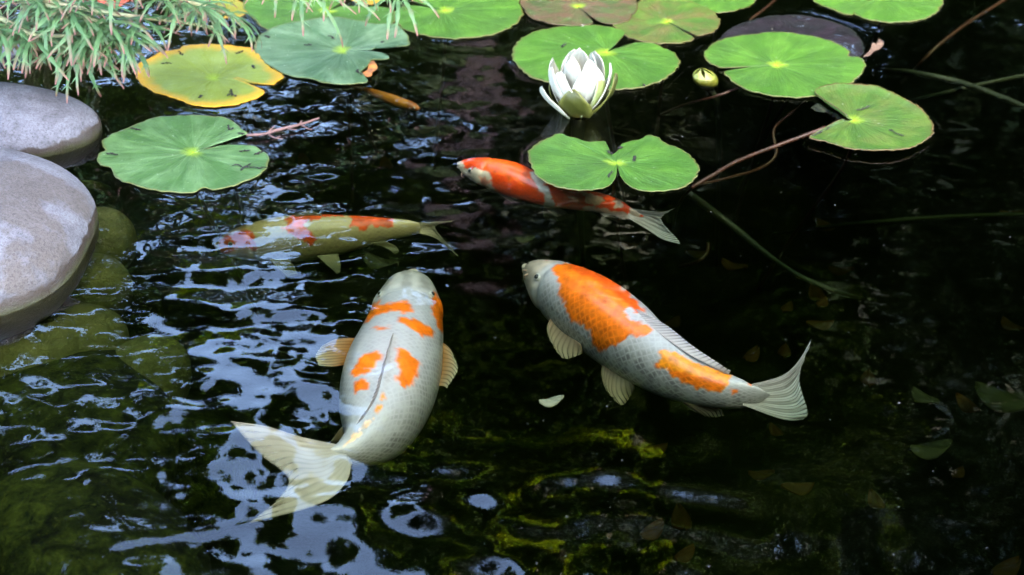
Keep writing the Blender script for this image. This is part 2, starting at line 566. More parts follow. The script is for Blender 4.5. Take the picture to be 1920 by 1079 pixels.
lily_pad('pale green lily pad beside the grey boulder with black chew marks on its edge', (362, 285),
         [(465, 251), (452, 240), (440, 230), (420, 222), (395, 218), (365, 216), (330, 217), (300, 220), (270, 228), (245, 238), (225, 248), (205, 256), (190, 265), (193, 276), (197, 284), (184, 290), (183, 300), (192, 312), (207, 317), (213, 330), (235, 342), (265, 353), (300, 360), (335, 362), (365, 361), (384, 353), (400, 358), (420, 353), (450, 345), (480, 333), (500, 318), (504, 305), (500, 292), (490, 282), (478, 275), (450, 274), (418, 274), (388, 280)],
         M_PAD['pale'], seed=1,
         scars=[[(433, 311), (447, 309), (458, 314), (470, 312), (486, 315), (503, 314)], [(451, 320), (456, 315), (464, 309), (472, 306)], [(448, 283), (458, 283), (470, 281)], [(476, 290), (484, 287), (492, 284)], [(242, 240), (252, 241), (266, 244)], [(198, 287), (212, 288), (221, 291)], [(446, 249), (452, 250), (458, 251)], [(428, 235), (430, 242), (437, 240)]])
lily_pad('yellowing lily pad with golden rim under the drooping laceleaf shrub', (402, 146),
         [(440, 148), (465, 157), (497, 173), (475, 186), (445, 196), (405, 201), (370, 199), (335, 188), (305, 178), (280, 168), (262, 155), (254, 140), (256, 125), (265, 115), (282, 110), (300, 99), (326, 95), (336, 93), (343, 88), (370, 84), (410, 84), (450, 88), (472, 92), (485, 105), (505, 125), (533, 143), (520, 152), (516, 159), (490, 158), (465, 152), (445, 146)],
         M_PAD['yellow'], seed=2, scars=[[(435, 181), (434, 174), (431, 166)], [(426, 180), (434, 176), (441, 181)], [(301, 119), (310, 118), (323, 119)], [(335, 95), (339, 100), (342, 104)], [(440, 99), (450, 98), (457, 95)], [(471, 122), (480, 128)], [(374, 182), (379, 179)]])
lily_pad('bluish green lily pad with torn orange rotting edge', (645, 94),
         [(697, 97), (715, 100), (730, 107), (722, 112), (700, 112), (692, 118), (687, 127), (676, 134), (680, 142), (690, 151), (683, 156), (650, 159), (610, 156), (575, 148), (535, 140), (500, 120), (482, 105), (477, 88), (485, 70), (510, 53), (545, 43), (590, 35), (640, 33), (675, 40), (705, 45), (735, 45), (755, 55), (765, 70), (767, 86), (740, 87), (710, 87), (697, 94)],
         M_PAD['bluish'], seed=3, z=0.0045, scars=[[(616, 66), (621, 69), (627, 73)], [(574, 84), (584, 83)], [(499, 66), (504, 70)], [(714, 78), (722, 78)], [(668, 131), (673, 136), (675, 140)]])
lily_pad('mid green lily pad tucked behind the torn bluish one', (617, 20),
         [(640, 13), (700, 13), (735, 17), (742, 30), (735, 47), (690, 60), (640, 70), (580, 72), (520, 64), (490, 50), (475, 35), (458, 18), (460, 0), (490, -25), (550, -45), (620, -42), (660, -20), (645, 2), (630, 12)],
         M_PAD['green'], seed=4, z=0.002)
lily_pad('small golden yellow lily pad at the foot of the shrub', (425, 6),
         [(445, 2), (462, 10), (466, 22), (450, 33), (420, 35), (395, 28), (382, 16), (388, 2), (410, -12), (440, -14), (462, -4), (442, -1)],
         M_PAD['gold'], seed=5, z=0.001)
lily_pad('yellow lily pad peeping out behind the mid green pad', (690, -22),
         [(720, -20), (735, -10), (720, 2), (700, 8), (672, 6), (650, -6), (648, -22), (665, -38), (700, -42), (728, -34), (716, -27)],
         M_PAD['gold'], seed=6, z=0.001)
lily_pad('large fresh green lily pad with a slit to its hub', (832, 19),
         [(790, 13), (762, 12), (745, 20), (738, 33), (746, 46), (765, 58), (800, 68), (850, 73), (900, 70), (940, 60), (970, 45), (980, 25), (975, 5), (955, -14), (900, -28), (840, -32), (785, -18), (768, 0), (795, 8)],
         M_PAD['green'], seed=7)
lily_pad('brown blotched lily pad with bright yellow hub', (1083, 12),
         [(1096, 30), (1113, 43), (1095, 48), (1070, 48), (1030, 45), (1000, 35), (984, 22), (975, 5), (978, -10), (1010, -27), (1080, -36), (1150, -32), (1185, -15), (1195, 5), (1192, 22), (1178, 39), (1150, 46), (1128, 42), (1108, 32), (1094, 20)],
         M_PAD['brown'], seed=8, z=0.005)
lily_pad('green lily pad flecked with brown beside the brown blotched one', (1250, 40),
         [(1275, 51), (1300, 65), (1318, 68), (1340, 58), (1350, 45), (1345, 30), (1325, 15), (1290, 2), (1250, -8), (1215, -8), (1192, 8), (1168, 30), (1150, 48), (1160, 60), (1190, 75), (1230, 82), (1270, 82), (1302, 74), (1280, 59)],
         M_PAD['mottled'], seed=9, z=0.003)
lily_pad('broad green lily pad spread behind the white flower', (1138, 97),
         [(1155, 83), (1173, 62), (1165, 57), (1150, 53), (1110, 48), (1080, 48), (1040, 52), (1005, 60), (975, 75), (962, 92), (962, 110), (975, 130), (1000, 148), (1040, 158), (1090, 168), (1150, 170), (1200, 165), (1240, 152), (1265, 135), (1274, 115), (1265, 100), (1245, 92), (1224, 81), (1205, 81), (1190, 81), (1178, 88), (1156, 92)],
         M_PAD['green'], seed=10, scars=[[(1051, 89), (1057, 84), (1063, 81)], [(1206, 157), (1209, 160)]])
lily_pad('oval green lily pad overlapping a dark sunken one', (1455, 121),
         [(1400, 129), (1362, 135), (1358, 141), (1375, 155), (1410, 172), (1450, 181), (1500, 184), (1535, 180), (1560, 173), (1590, 160), (1610, 145), (1622, 128), (1618, 112), (1604, 107), (1593, 107), (1594, 98), (1575, 85), (1530, 70), (1480, 62), (1430, 62), (1385, 68), (1345, 78), (1325, 92), (1320, 105), (1330, 118), (1350, 128), (1400, 126)],
         M_PAD['green'], seed=11, z=0.0035)
lily_pad('green lily pad with reddish rim and one edge curled up', (1600, 224),
         [(1588, 221), (1570, 208), (1545, 192), (1527, 177), (1535, 168), (1560, 162), (1600, 162), (1640, 165), (1670, 178), (1690, 187), (1715, 200), (1738, 220), (1750, 240), (1745, 260), (1725, 275), (1690, 285), (1640, 288), (1590, 283), (1550, 272), (1517, 262), (1532, 252), (1552, 241), (1568, 232), (1582, 228)],
         M_PAD['right'], seed=12, z=0.0055, rim=0.004, scars=[[(1668, 243), (1680, 249), (1697, 255)], [(1518, 259), (1532, 250), (1546, 243), (1562, 234)], [(1603, 206), (1618, 204), (1632, 198)]])
lily_pad('bright green lily pad cut off by the dark open water, far from the others', (1655, -5),
         [(1640, 0), (1600, 22), (1620, 35), (1660, 42), (1700, 42), (1730, 36), (1755, 25), (1767, 10), (1765, -5), (1740, -25), (1690, -38), (1620, -40), (1560, -28), (1530, -12), (1525, 2), (1545, 12), (1580, 26), (1598, 28), (1630, 2)],
         M_PAD['green'], seed=13)
lily_pad('light green lily pad behind the brown flecked pad', (1345, -18),
         [(1340, -30), (1335, -48), (1280, -40), (1255, -18), (1262, -4), (1300, 12), (1340, 25), (1375, 22), (1405, 12), (1420, 0), (1425, -15), (1400, -40), (1345, -48), (1346, -30)],
         M_PAD['green'], seed=14, z=0.001)
lily_pad('two lobed butterfly shaped lily pad above the red koi', (1156, 305),
         [(1157, 318), (1155, 332), (1145, 347), (1125, 356), (1090, 358), (1050, 352), (1020, 340), (1000, 322), (992, 303), (993, 285), (1005, 270), (1025, 260), (1050, 251), (1064, 257), (1080, 260), (1095, 266), (1112, 267), (1128, 265), (1136, 268), (1133, 275), (1139, 283), (1149, 291), (1160, 281), (1166, 271), (1185, 265), (1203, 261), (1215, 254), (1235, 260), (1250, 270), (1280, 283), (1300, 300), (1312, 318), (1305, 335), (1285, 350), (1255, 358), (1225, 360), (1195, 356), (1175, 345), (1163, 330), (1159, 318)],
         M_PAD['green'], seed=15, scars=[[(1140, 333), (1144, 326), (1147, 320)], [(1188, 302), (1190, 292)], [(1137, 282), (1143, 285), (1149, 289)], [(1160, 278), (1165, 276)]])
lily_pad('dark purplish sunken lily pad showing behind the oval green one', (1500, 80),
         [(1520, 100), (1560, 118), (1600, 115), (1620, 100), (1615, 75), (1590, 52), (1540, 36), (1490, 28), (1440, 32), (1390, 45), (1355, 65), (1345, 85), (1360, 105), (1410, 120), (1470, 122), (1505, 110)],
         M_PAD['dark'], seed=16, z=-0.004)

# withered orange shreds hanging at the torn edge of the bluish pad
def shred(label, pxs, z, mat, thick=0.0012, name='withered_leaf_scrap'):
    pts = [P(a, b, z) for a, b in pxs]
    q = resample(pts + [pts[0]], 30)
    c = q.mean(0)
    fr = [0.0, 0.4, 0.75, 1.0]
    wv = Waves(int(pxs[0][0]), 0.01, 0.05, 16)
    V = np.vstack([c + (q - c) * f for f in fr])
    V[:, 2] += 0.12 * wv(V[:, :2])
    B = V.copy(); B[:, 2] -= thick
    g = grid_faces(4, 30)
    nv = len(V)
    F_ = g + [tuple(nv + i for i in reversed(x)) for x in g] + [(90 + j, 90 + (j + 1) % 30, nv + 90 + (j + 1) % 30, nv + 90 + j) for j in range(30)]
    o = link(name, V, F_, mat)
    tag(o, label, 'leaf scrap')
    return o


shred('curled orange brown scrap of rotting leaf at the torn bluish pad', [(690, 114), (700, 113), (706, 122), (707, 130), (698, 135), (697, 143), (688, 145), (680, 137), (690, 128)], 0.004, M_WITHER)
shred('small tan curled leaf scrap floating beside the dark sunken pad', [(1618, 108), (1632, 92), (1636, 80), (1645, 84), (1648, 73), (1657, 80), (1650, 92), (1638, 97), (1630, 106)], 0.003, mat_simple('tan_scrap', (0.12, 0.075, 0.045), (0.06, 0.032, 0.02), 60, 0.6))
shred('little half sunk olive leaf under the curled pad edge', [(1520, 202), (1535, 194), (1548, 204), (1546, 210), (1530, 209)], -0.003, M_STEM_GREEN)

# ------------------------------------------------------------------ water
def build_water():
    def axis(lo, a, b, hi, st, big):
        l = np.linspace(lo, a, max(2, int((a - lo) / big)), endpoint=False)
        return np.concatenate([l, np.arange(a, b, st), np.linspace(b, hi, max(2, int((hi - b) / big)))])
    xs = axis(-1.7, -1.0, 1.05, 3.5, 0.0034, 0.05)
    ys = axis(-0.9, 1.15, 3.05, 4.0, 0.0034, 0.05)
    X, Y = np.meshgrid(xs, ys)
    XY = np.stack([X, Y], -1)
    px = proj(np.stack([X, Y, 0 * X], -1))
    u, v = px[..., 0], px[..., 1]
    front = Y > 0.9

    def bump(cx, cy, rx, ry, p=2):
        return np.where(front, np.exp(-((np.abs(u - cx) / rx) ** p + (np.abs(v - cy) / ry) ** p)), 0)
    calm = Waves(11, 0.10, 0.5, 40)
    fine = Waves(12, 0.020, 0.055, 60, 3.0)
    mid = Waves(13, 0.05, 0.13, 50, 2.6)
    cell = Waves(14, 0.055, 0.095, 50, 0.6)
    A_left = np.clip(bump(400, 560, 260, 260) + bump(460, 900, 300, 260) + 0.5 * bump(120, 900, 300, 300), 0, 1)
    A_bot = np.clip(bump(960, 1000, 380, 170) + 0.45 * bump(1400, 1000, 350, 160), 0, 1)
    A_mid = np.clip(0.45 * bump(700, 330, 220, 120) + 0.9 * bump(890, 300, 110, 170), 0, 1)
    H = 0.012 * calm(XY)
    H += 0.026 * A_left * fine(XY) + 0.050 * A_left * mid(XY)
    H += 0.12 * A_bot * cell(XY) + 0.010 * A_bot * fine(XY)
    H += 0.018 * A_mid * fine(XY) + 0.040 * A_mid * mid(XY)
    H += 0.004 * fine(XY) + 0.008 * mid(XY)
    # meniscus: the water creeps up at the rim of each pad
    for o in PAD_OUT:
        lo, hi = o.min(0) - 0.02, o.max(0) + 0.02
        ix = np.where((xs > lo[0]) & (xs < hi[0]))[0]
        iy = np.where((ys > lo[1]) & (ys < hi[1]))[0]
        if not len(ix) or not len(iy):
            continue
        sub = XY[iy[0]:iy[-1] + 1, ix[0]:ix[-1] + 1].reshape(-1, 2)
        d = np.full(len(sub), 1.0)
        for q in np.array_split(resample(o, 260, False), 8):
            d = np.minimum(d, np.sqrt(((sub[:, None] - q[None]) ** 2).sum(-1)).min(1))
        H[iy[0]:iy[-1] + 1, ix[0]:ix[-1] + 1] += (0.0011 * np.exp(-(d / 0.006) ** 1.5)).reshape(len(iy), len(ix))
    H = np.clip(H, -0.01, 0.01)
    n, m = H.shape
    V = np.stack([X, Y, H], -1).reshape(-1, 3)
    idx = np.arange(n * m).reshape(n, m)
    quads = np.stack([idx[:-1, :-1], idx[:-1, 1:], idx[1:, 1:], idx[1:, :-1]], -1).reshape(-1, 4)
    rim = np.concatenate([idx[0, :], idx[1:, -1], idx[-1, -2::-1], idx[-2:0:-1, 0]])
    k = len(rim)
    W = V[rim].copy(); W[:, 2] = -1.2
    base = len(V)
    side = np.stack([rim, base + np.arange(k), base + (np.arange(k) + 1) % k, np.roll(rim, -1)], -1)
    me = bpy.data.meshes.new('water')
    allv = np.vstack([V, W])
    nq = len(quads) + len(side)
    me.vertices.add(len(allv)); me.vertices.foreach_set('co', allv.astype(np.float32).ravel())
    loops = np.concatenate([quads.ravel(), side.ravel(), base + np.arange(k)[::-1]])
    me.loops.add(len(loops)); me.loops.foreach_set('vertex_index', loops.astype(np.int32))
    me.polygons.add(nq + 1)
    me.polygons.foreach_set('loop_start', np.concatenate([np.arange(nq) * 4, [nq * 4]]).astype(np.int32))
    sm = np.zeros(nq + 1, dtype=bool); sm[:len(quads)] = True
    me.update(calc_edges=True)
    me.polygons.foreach_set('use_smooth', sm)
    me.materials.append(mat_water())
    me.validate()
    o = bpy.data.objects.new('water', me)
    COL.objects.link(o)
    return struct(o)


build_water()

# ------------------------------------------------------------------ stones
M_STONE = mat_stone('river_boulder')
def mat_moss():
    m, nt, out = new_mat('algae_stone')
    n = N(nt)
    pos = n('NewGeometry').outputs['Position']
    a, b_, c_ = n.noise(pos, 9.0, 4, 0.6, 0.8), n.noise(pos, 38.0, 7, 0.72, 0.5), n.noise(pos, 140.0, 5, 0.7)
    col = n.mix(n.ramp(b_, [(0.40, (0, 0, 0)), (0.62, (1, 1, 1))]), (0.003, 0.008, 0.0015, 1), (0.050, 0.066, 0.008, 1))
    col = n.mix(n.ramp(a, [(0.42, (1, 1, 1)), (0.56, (0, 0, 0))]), col, n.mix(1.0, col, (0.22, 0.26, 0.22, 1), 'MULTIPLY'))
    col = n.mix(n.math('MULTIPLY', n.ramp(c_, [(0.58, (0, 0, 0)), (0.70, (1, 1, 1))]), 0.7), col, (0.075, 0.085, 0.012, 1))
    bm = n('Bump', {'Strength': 1.0, 'Distance': 0.03, 'Height': n.math('ADD', b_, n.math('MULTIPLY', c_, 0.4))}).outputs[0]
    p = n('BsdfPrincipled', {'Base Color': col, 'Roughness': 0.95, 'Normal': bm, 'Specular IOR Level': 0.1})
    nt.links.new(p.outputs[0], out.inputs[0])
    return m


M_MOSS = mat_moss()
M_OLIVE = mat_simple('olive_stone', (0.030, 0.036, 0.007), (0.075, 0.078, 0.020), 30, 0.9, 0.8, 0.01, 0.2)


def boulder(name, label, c, rad, seed, mat, rot=0.0, p=2.3, amp=0.10, cat='stone', group=None, sub=5):
    bm = bmesh.new()
    bmesh.ops.create_icosphere(bm, subdivisions=sub, radius=1.0)
    me = bpy.data.meshes.new(name)
    bm.to_mesh(me); bm.free()
    v = np.empty(len(me.vertices) * 3); me.vertices.foreach_get('co', v); v = v.reshape(-1, 3)
    s = (np.abs(v) ** p).sum(1) ** (-1 / p)
    w1, w2 = Waves(seed, 0.9, 2.4, 24, dim=3), Waves(seed + 1, 0.25, 0.7, 40, dim=3)
    q = v * s[:, None] * (1 + amp * w1(v) + 0.25 * amp * w2(v))[:, None]
    q *= np.array(rad)
    cr, sr = cos(rot), sin(rot)
    q = np.stack([q[:, 0] * cr - q[:, 1] * sr, q[:, 0] * sr + q[:, 1] * cr, q[:, 2]], 1)
    me.vertices.foreach_set('co', q.astype(np.float32).ravel())
    me.polygons.foreach_set('use_smooth', np.ones(len(me.polygons), dtype=bool))
    me.materials.append(mat); me.update()
    o = bpy.data.objects.new(name, me)
    COL.objects.link(o); o.location = tuple(map(float, c))
    tag(o, label, cat, group)
    return o


boulder('boulder', 'big smooth pale grey boulder with tan stains and wet algae foot', (-0.86, 1.865, 0.0), (0.285, 0.215, 0.100), 21, M_STONE, rot=0.0, p=2.6, amp=0.075)
boulder('boulder', 'low grey lilac boulder lying behind the bigger pale one', (-0.885, 2.215, 0.0), (0.25, 0.11, 0.066), 23, M_STONE, rot=-0.05, p=2.3, amp=0.08)
for px, py, z, rx, ry, rz, sd_, lab in [
    (160, 400, -0.10, 0.055, 0.05, 0.05, 31, 'mossy dark stone under water between the boulders and the pale lily pad'),
    (184, 458, -0.085, 0.055, 0.06, 0.05, 32, 'olive round stone under water beside the foot of the big boulder'),
    (168, 548, -0.10, 0.060, 0.055, 0.05, 33, 'green algae stone under water below the olive round one'),
    (62, 660, -0.10, 0.085, 0.07, 0.05, 34, 'grey green flat stone under water in front of the big boulder'),
    (150, 648, -0.11, 0.065, 0.06, 0.05, 35, 'bright moss covered round stone under water in front of the big boulder'),
    (270, 715, -0.14, 0.075, 0.06, 0.05, 36, 'dim olive stone under water beside the sky reflection'),
    (230, 590, -0.19, 0.070, 0.06, 0.05, 37, 'very dark green stone sunk between the olive ones'),
    (130, 820, -0.15, 0.20, 0.13, 0.08, 38, 'broad mossy rock slab under water thick with green algae'),
    (170, 1050, -0.14, 0.19, 0.11, 0.08, 39, 'second mossy slab under water below the broad one'),
    (330, 880, -0.24, 0.12, 0.10, 0.08, 40, 'dark algae rock deep beside the broad mossy slab'),
]:
    boulder('sunken_stone', lab, P(px, py, z), (rx, ry, rz), sd_, M_OLIVE if sd_ in (32, 33, 34, 35, 36) else M_MOSS, rot=0.3 * sd_, p=2.2, amp=0.08, group='algae covered stones under water', sub=4)

# ------------------------------------------------------------------ koi
def inside(poly, pts):
    x, y = pts[:, 0], pts[:, 1]
    r = np.zeros(len(pts), dtype=bool)
    n = len(poly)
    for i in range(n):
        x1, y1 = poly[i]; x2, y2 = poly[(i + 1) % n]
        c = ((y1 > y) != (y2 > y)) & (x < (x2 - x1) * (y - y1) / (y2 - y1 + 1e-9) + x1)
        r ^= c
    return r


def koi_body(root, pairs, zs, base, head, patches, mat, ratio=(1.12, 1.35), scale_px=9.0, far_col=None, ragged=1.3, seed=1, head_end=0.2, name='body', thin=0.10):
    """pairs: the two edges of the body along its length in the photograph"""
    n, m = 220, 72
    up2 = resample([a for a, b in pairs], n)
    e1 = np.array([a for a, b in pairs], float); e2 = np.array([b for a, b in pairs], float)
    mid2 = (e1 + e2) / 2
    hw = np.linalg.norm(e1 - e2, axis=1) / 2
    tpar = np.concatenate([[0], np.cumsum(np.linalg.norm(np.diff(mid2, axis=0), axis=1))]); tpar /= tpar[-1]
    zc = np.interp(tpar, np.linspace(0, 1, len(zs)), zs)
    pts = resample(np.column_stack([mid2, hw, zc]), n)
    spine = np.array([P(a, b, z) for a, b, _, z in pts])
    dist = (spine - eye) @ fwd
    r = np.maximum(pts[:, 2], 1.0) * dist / F
    r = r * np.interp(np.linspace(0, 1, n), [0, 0.90, 0.96, 1], [1, 1, 0.72, 0.08])
    t = np.gradient(spine, axis=0); t /= np.linalg.norm(t, axis=1)[:, None]
    side = np.cross(t, [0, 0, 1.0]); side /= np.linalg.norm(side, axis=1)[:, None]
    upn = np.cross(side, t)
    view = spine - eye; view /= np.linalg.norm(view, axis=1)[:, None]
    pv = np.cross(view, t); pv /= np.linalg.norm(pv, axis=1)[:, None]
    s = np.linspace(0, 1, n)
    k = np.interp(s, [0, 0.5, 1], [ratio[0] * 0.92, ratio[0], ratio[1]])
    a = r / np.sqrt((side * pv).sum(1) ** 2 + (k * (upn * pv).sum(1)) ** 2)
    b = a * k
    a = a * np.interp(s, [0, 0.86, 1], [1, 1, thin])
    th = np.linspace(0, 2 * pi, m, endpoint=False)
    ct, st = np.cos(th), np.sin(th)
    ex = 0.92
    cs = np.sign(ct) * np.abs(ct) ** ex; sn = np.sign(st) * np.abs(st) ** ex
    V = spine[:, None] + side[:, None] * (a[:, None] * cs)[..., None] + upn[:, None] * (b[:, None] * sn)[..., None]
    # relief of the head: gill cover, brow and cheek
    gill = np.exp(-((s - head_end) / 0.009) ** 2) * -0.085 + np.exp(-((s - head_end + 0.028) / 0.022) ** 2) * 0.045
    brow = np.exp(-((s - 0.085) / 0.03) ** 2) * 0.035
    rel = 1 + gill[:, None] * (np.abs(ct) ** 1)[None] + brow[:, None] * np.exp(-((np.abs(ct) - 0.75) / 0.25) ** 2)[None] * (st > -0.2)[None]
    V = spine[:, None] + (V - spine[:, None]) * rel[..., None]
    V = V.reshape(-1, 3)
    faces = grid_faces(n, m, True)
    faces.append(tuple(range(m)))
    faces.append(tuple((n - 1) * m + i for i in range(m - 1, -1, -1)))
    o = link(name, V, faces, mat, root)
    bm = bmesh.new(); bm.from_mesh(o.data)
    bmesh.ops.recalc_face_normals(bm, faces=bm.faces); bm.to_mesh(o.data); bm.free()
    # colour
    q = proj(V)
    w = Waves(seed + 70, 5, 26, 50); w2 = Waves(seed + 71, 5, 26, 50)
    nq = q + np.stack([w(q), w2(q)], 1) * ragged * 0.55
    S = np.repeat(s, m)
    col = np.tile(np.array(base, float), (n * m, 1))
    hmix = np.clip((head_end - S) / 0.03, 0, 1)[:, None]
    wh_ = Waves(seed + 72, 8, 40, 40)
    col = col * (1 - hmix) + np.array(head) * hmix * (1 + 0.16 * np.clip(wh_(q) / 2.2, -1.5, 1.5))[:, None]
    gill_shade = (np.exp(-((S - head_end - 0.004) / 0.006) ** 2) * np.clip(np.tile(np.abs(ct), n) - 0.15, 0, 1))[:, None]
    col = col * (1 - 0.38 * gill_shade)  # shade of the gill groove painted into the skin colour
    belly = np.clip(-np.tile(sn, n) - 0.2, 0, 1)[:, None]
    col = col * (1 - 0.35 * belly) + np.array([0.70, 0.62, 0.50]) * 0.35 * belly
    nb = 5
    for poly, c in patches:
        acc = np.zeros(len(q))
        for dx, dy in [(0, 0), (1.5, 0), (-1.5, 0), (0, 1.5), (0, -1.5)]:
            acc += inside(poly, nq + np.array([dx, dy]))
        f = (acc / nb)[:, None]
        vary = 1 + 0.22 * w(q * 0.7)[:, None] * 0.25
        col = col * (1 - f) + np.array(c) * f * vary
    alpha = np.clip((S - head_end) / 0.04, 0, 1) * np.clip(1.15 - S * 0.3, 0, 1) * (0.25 + 0.75 * np.clip(1.05 - 1.2 * np.clip(np.tile(sn, n), 0, 1), 0, 1))
    col = np.clip(col, 0.001, 0.95)
    set_col(o.data, np.column_stack([col, alpha]))
    L = np.concatenate([[0], np.cumsum(np.linalg.norm(np.diff(spine, axis=0), axis=1))])
    per = pi * (a.max() + b.max())
    cell = scale_px * dist.mean() / F
    uu = np.repeat(L / cell / 1.0, m)
    vv = np.tile(np.arange(m) / m * round(per / cell / 1.1), n)
    set_uv(o.data, np.stack([uu * 0.5, vv * 0.5], 1))
    o['dims'] = 0
    del o['dims']
    return o, dict(V=V, q=q, spine=spine, a=a, b=b, side=side, up=upn, t=t, s=s, n=n, m=m)


def on_body(info, px, py):
    """the point of the body's near side seen at a pixel, with its outward direction"""
    V, q = info['V'], info['q']
    ctr = np.repeat(info['spine'], info['m'], 0)
    nrm = V - ctr
    nrm /= np.linalg.norm(nrm, axis=1)[:, None] + 1e-9
    vis = (nrm * (eye - V)).sum(1) > 0
    d = np.hypot(q[:, 0] - px, q[:, 1] - py) + np.where(vis, 0, 1e4)
    i = d.argmin()
    return V[i], nrm[i]


M_EYE = mat_simple('koi_eye', (0.012, 0.012, 0.014), (0.03, 0.03, 0.03), 80, 0.12)
M_EYE_RING = mat_simple('koi_eye_ring', (0.42, 0.42, 0.38), (0.25, 0.25, 0.22), 80, 0.3)


def ball(name, c, r, mat, parent, squash=None, seg=16):
    bm = bmesh.new()
    bmesh.ops.create_uvsphere(bm, u_segments=seg, v_segments=seg // 2 + 2, radius=r)
    v = np.array([x.co[:] for x in bm.verts])
    f = [[x.index for x in fc.verts] for fc in bm.faces]
    bm.free()
    if squash is not None:
        d = np.asarray(squash, float)
        v = v - np.outer(v @ d, d) * 0.35
    return link(name, v + np.asarray(c), f, mat, parent)


def koi_eye(root, info, px, py, r=0.0045):
    p, nn = on_body(info, px, py)
    ring = ball('eye', p - nn * r * 0.35, r * 1.25, M_EYE_RING, root, nn)
    ball('pupil', p + nn * r * 0.30, r * 0.72, M_EYE, ring, nn)
    # and its fellow on the other side of the head
    i = np.argmin(np.linalg.norm(info['spine'] - p, axis=1))
    sd_ = info['side'][i]
    p2 = p - 2 * sd_ * ((p - info['spine'][i]) @ sd_)
    n2 = nn - 2 * sd_ * (nn @ sd_)
    ring = ball('eye', p2 - n2 * r * 0.35, r * 1.25, M_EYE_RING, root, n2)
    ball('pupil', p2 + n2 * r * 0.30, r * 0.72, M_EYE, ring, n2)


def mouth(root, info, mat, r=0.006):
    c = info['spine'][1]; t = info['t'][1]
    for dz, k in ((0.35, 1.0), (-0.55, 0.85)):
        q = c + info['up'][1] * r * dz - t * r * 0.25
        sd_ = info['side'][1]
        v, f = tube([q - sd_ * r * 1.1 + t * r * 0.9, q - sd_ * r * 0.6, q - t * r * 0.35 * k, q + sd_ * r * 0.6, q + sd_ * r * 1.1 + t * r * 0.9], [r * 0.25, r * 0.42, r * 0.45, r * 0.42, r * 0.25], 8, 16)
        link('lip', v, f, mat, root)


def nostrils(root, info, k=9, spread=0.42, r=0.0022):
    for sgn in (-1, 1):
        p = info['spine'][k] + info['side'][k] * info['a'][k] * spread * sgn + info['up'][k] * info['b'][k] * sqrt(max(0.05, 1 - spread ** 2)) * 0.985
        ball('nostril', p, r, M_NOSTRIL, root, info['up'][k], 10)


M_NOSTRIL = mat_simple('koi_nostril', (0.10, 0.08, 0.065), (0.05, 0.04, 0.035), 90, 0.5)


def fin(name, root, rows, mat, n=40, m=14, wav=0.0006, thick=0.0011, seed=1):
    """rows: polylines (px, py, z) from the fin's root to its free edge"""
    R_ = np.array([resample([P(*p) for p in r], n) for r in rows])
    v = np.linspace(0, 1, m)
    ctrl = np.linspace(0, 1, len(rows))
    out = np.empty((m, n, 3))
    for j in range(n):
        out[:, j] = resample(R_[:, j], m, smooth=len(rows) > 2) if len(rows) > 1 else R_[:, j]
    u = np.linspace(0, 1, n)
    nrm = np.cross(np.gradient(out, axis=0), np.gradient(out, axis=1))
    nrm /= np.linalg.norm(nrm, axis=-1)[..., None] + 1e-9
    out = out + nrm * (np.sin(u * 2 * pi * 6 + seed)[None] * wav * v[:, None])[..., None]
    taper = (thick * (1.25 - v))[:, None, None] * np.ones((1, n, 1))
    A, B = out + nrm * taper / 2, out - nrm * taper / 2
    nv = n * m
    V = np.vstack([A.reshape(-1, 3), B.reshape(-1, 3)])
    g = grid_faces(m, n)
    f = g + [tuple(nv + i for i in reversed(x)) for x in g]
    edge = [i for i in range(n)] + [i * n + n - 1 for i in range(1, m)] + [(m - 1) * n + i for i in range(n - 2, -1, -1)] + [i * n for i in range(m - 2, 0, -1)]
    for i in range(len(edge)):
        a, b = edge[i], edge[(i + 1) % len(edge)]
        f.append((b, a, nv + a, nv + b))
    o = link(name, V, f, mat, root)
    uv = np.stack(np.broadcast_arrays(u[None, :], v[:, None]), -1).reshape(-1, 2)
    set_uv(o.data, np.vstack([uv, uv]))
    return o


def barbel(root, info, px, py, tx, ty, mat, r=0.0016):
    p, nn = on_body(info, px, py)
    e = P(tx, ty, p[2] - 0.012)
    tv, tf = tube([p - nn * 0.004, (p + e) / 2 + nn * 0.004, e], [r, r * 0.8, r * 0.3], 7, 10)
    link('barbel', tv, tf, mat, root)


WHITE, CREAM = (0.365, 0.37, 0.37), (0.62, 0.56, 0.42)
ORANGE, ORANGE_SHADE, RED, AMBER = (0.74, 0.155, 0.006), (0.66, 0.085, 0.006), (0.72, 0.055, 0.010), (0.80, 0.26, 0.008)
M_KOI_A = mat_koi('koi_skin_white', 1.5)
M_KOI_B = mat_koi('koi_skin_netted', 1.7)
M_KOI_C = mat_koi('koi_skin_red', 0.45)
M_KOI_D = mat_koi('koi_skin_olive', 0.7)
M_LIP = mat_simple('koi_lip', (0.52, 0.44, 0.36), (0.42, 0.34, 0.28), 60, 0.35)
M_FIN_W = mat_fin('koi_fin_white', (0.56, 0.38, 0.28), (0.56, 0.46, 0.34), 0.95, 0.70, 9)
M_FIN_O = mat_fin('koi_fin_orange_root', (0.62, 0.22, 0.03), (0.60, 0.54, 0.40), 0.98, 0.85, 10)
M_FIN_TAIL = mat_fin('koi_tail_fin', (0.54, 0.50, 0.46), (0.46, 0.50, 0.48), 0.95, 0.62, 18)
M_FIN_TAIL_A = mat_fin('koi_tail_fin_large', (0.56, 0.52, 0.44), (0.54, 0.49, 0.38), 0.92, 0.42, 13, 0.3)
M_FIN_D = mat_fin('koi_fin_olive', (0.42, 0.36, 0.20), (0.40, 0.38, 0.24), 0.9, 0.6, 12)
M_FIN_DORSAL = mat_fin('koi_dorsal_fin', (0.66, 0.62, 0.60), (0.62, 0.60, 0.58), 0.95, 0.7, 26)

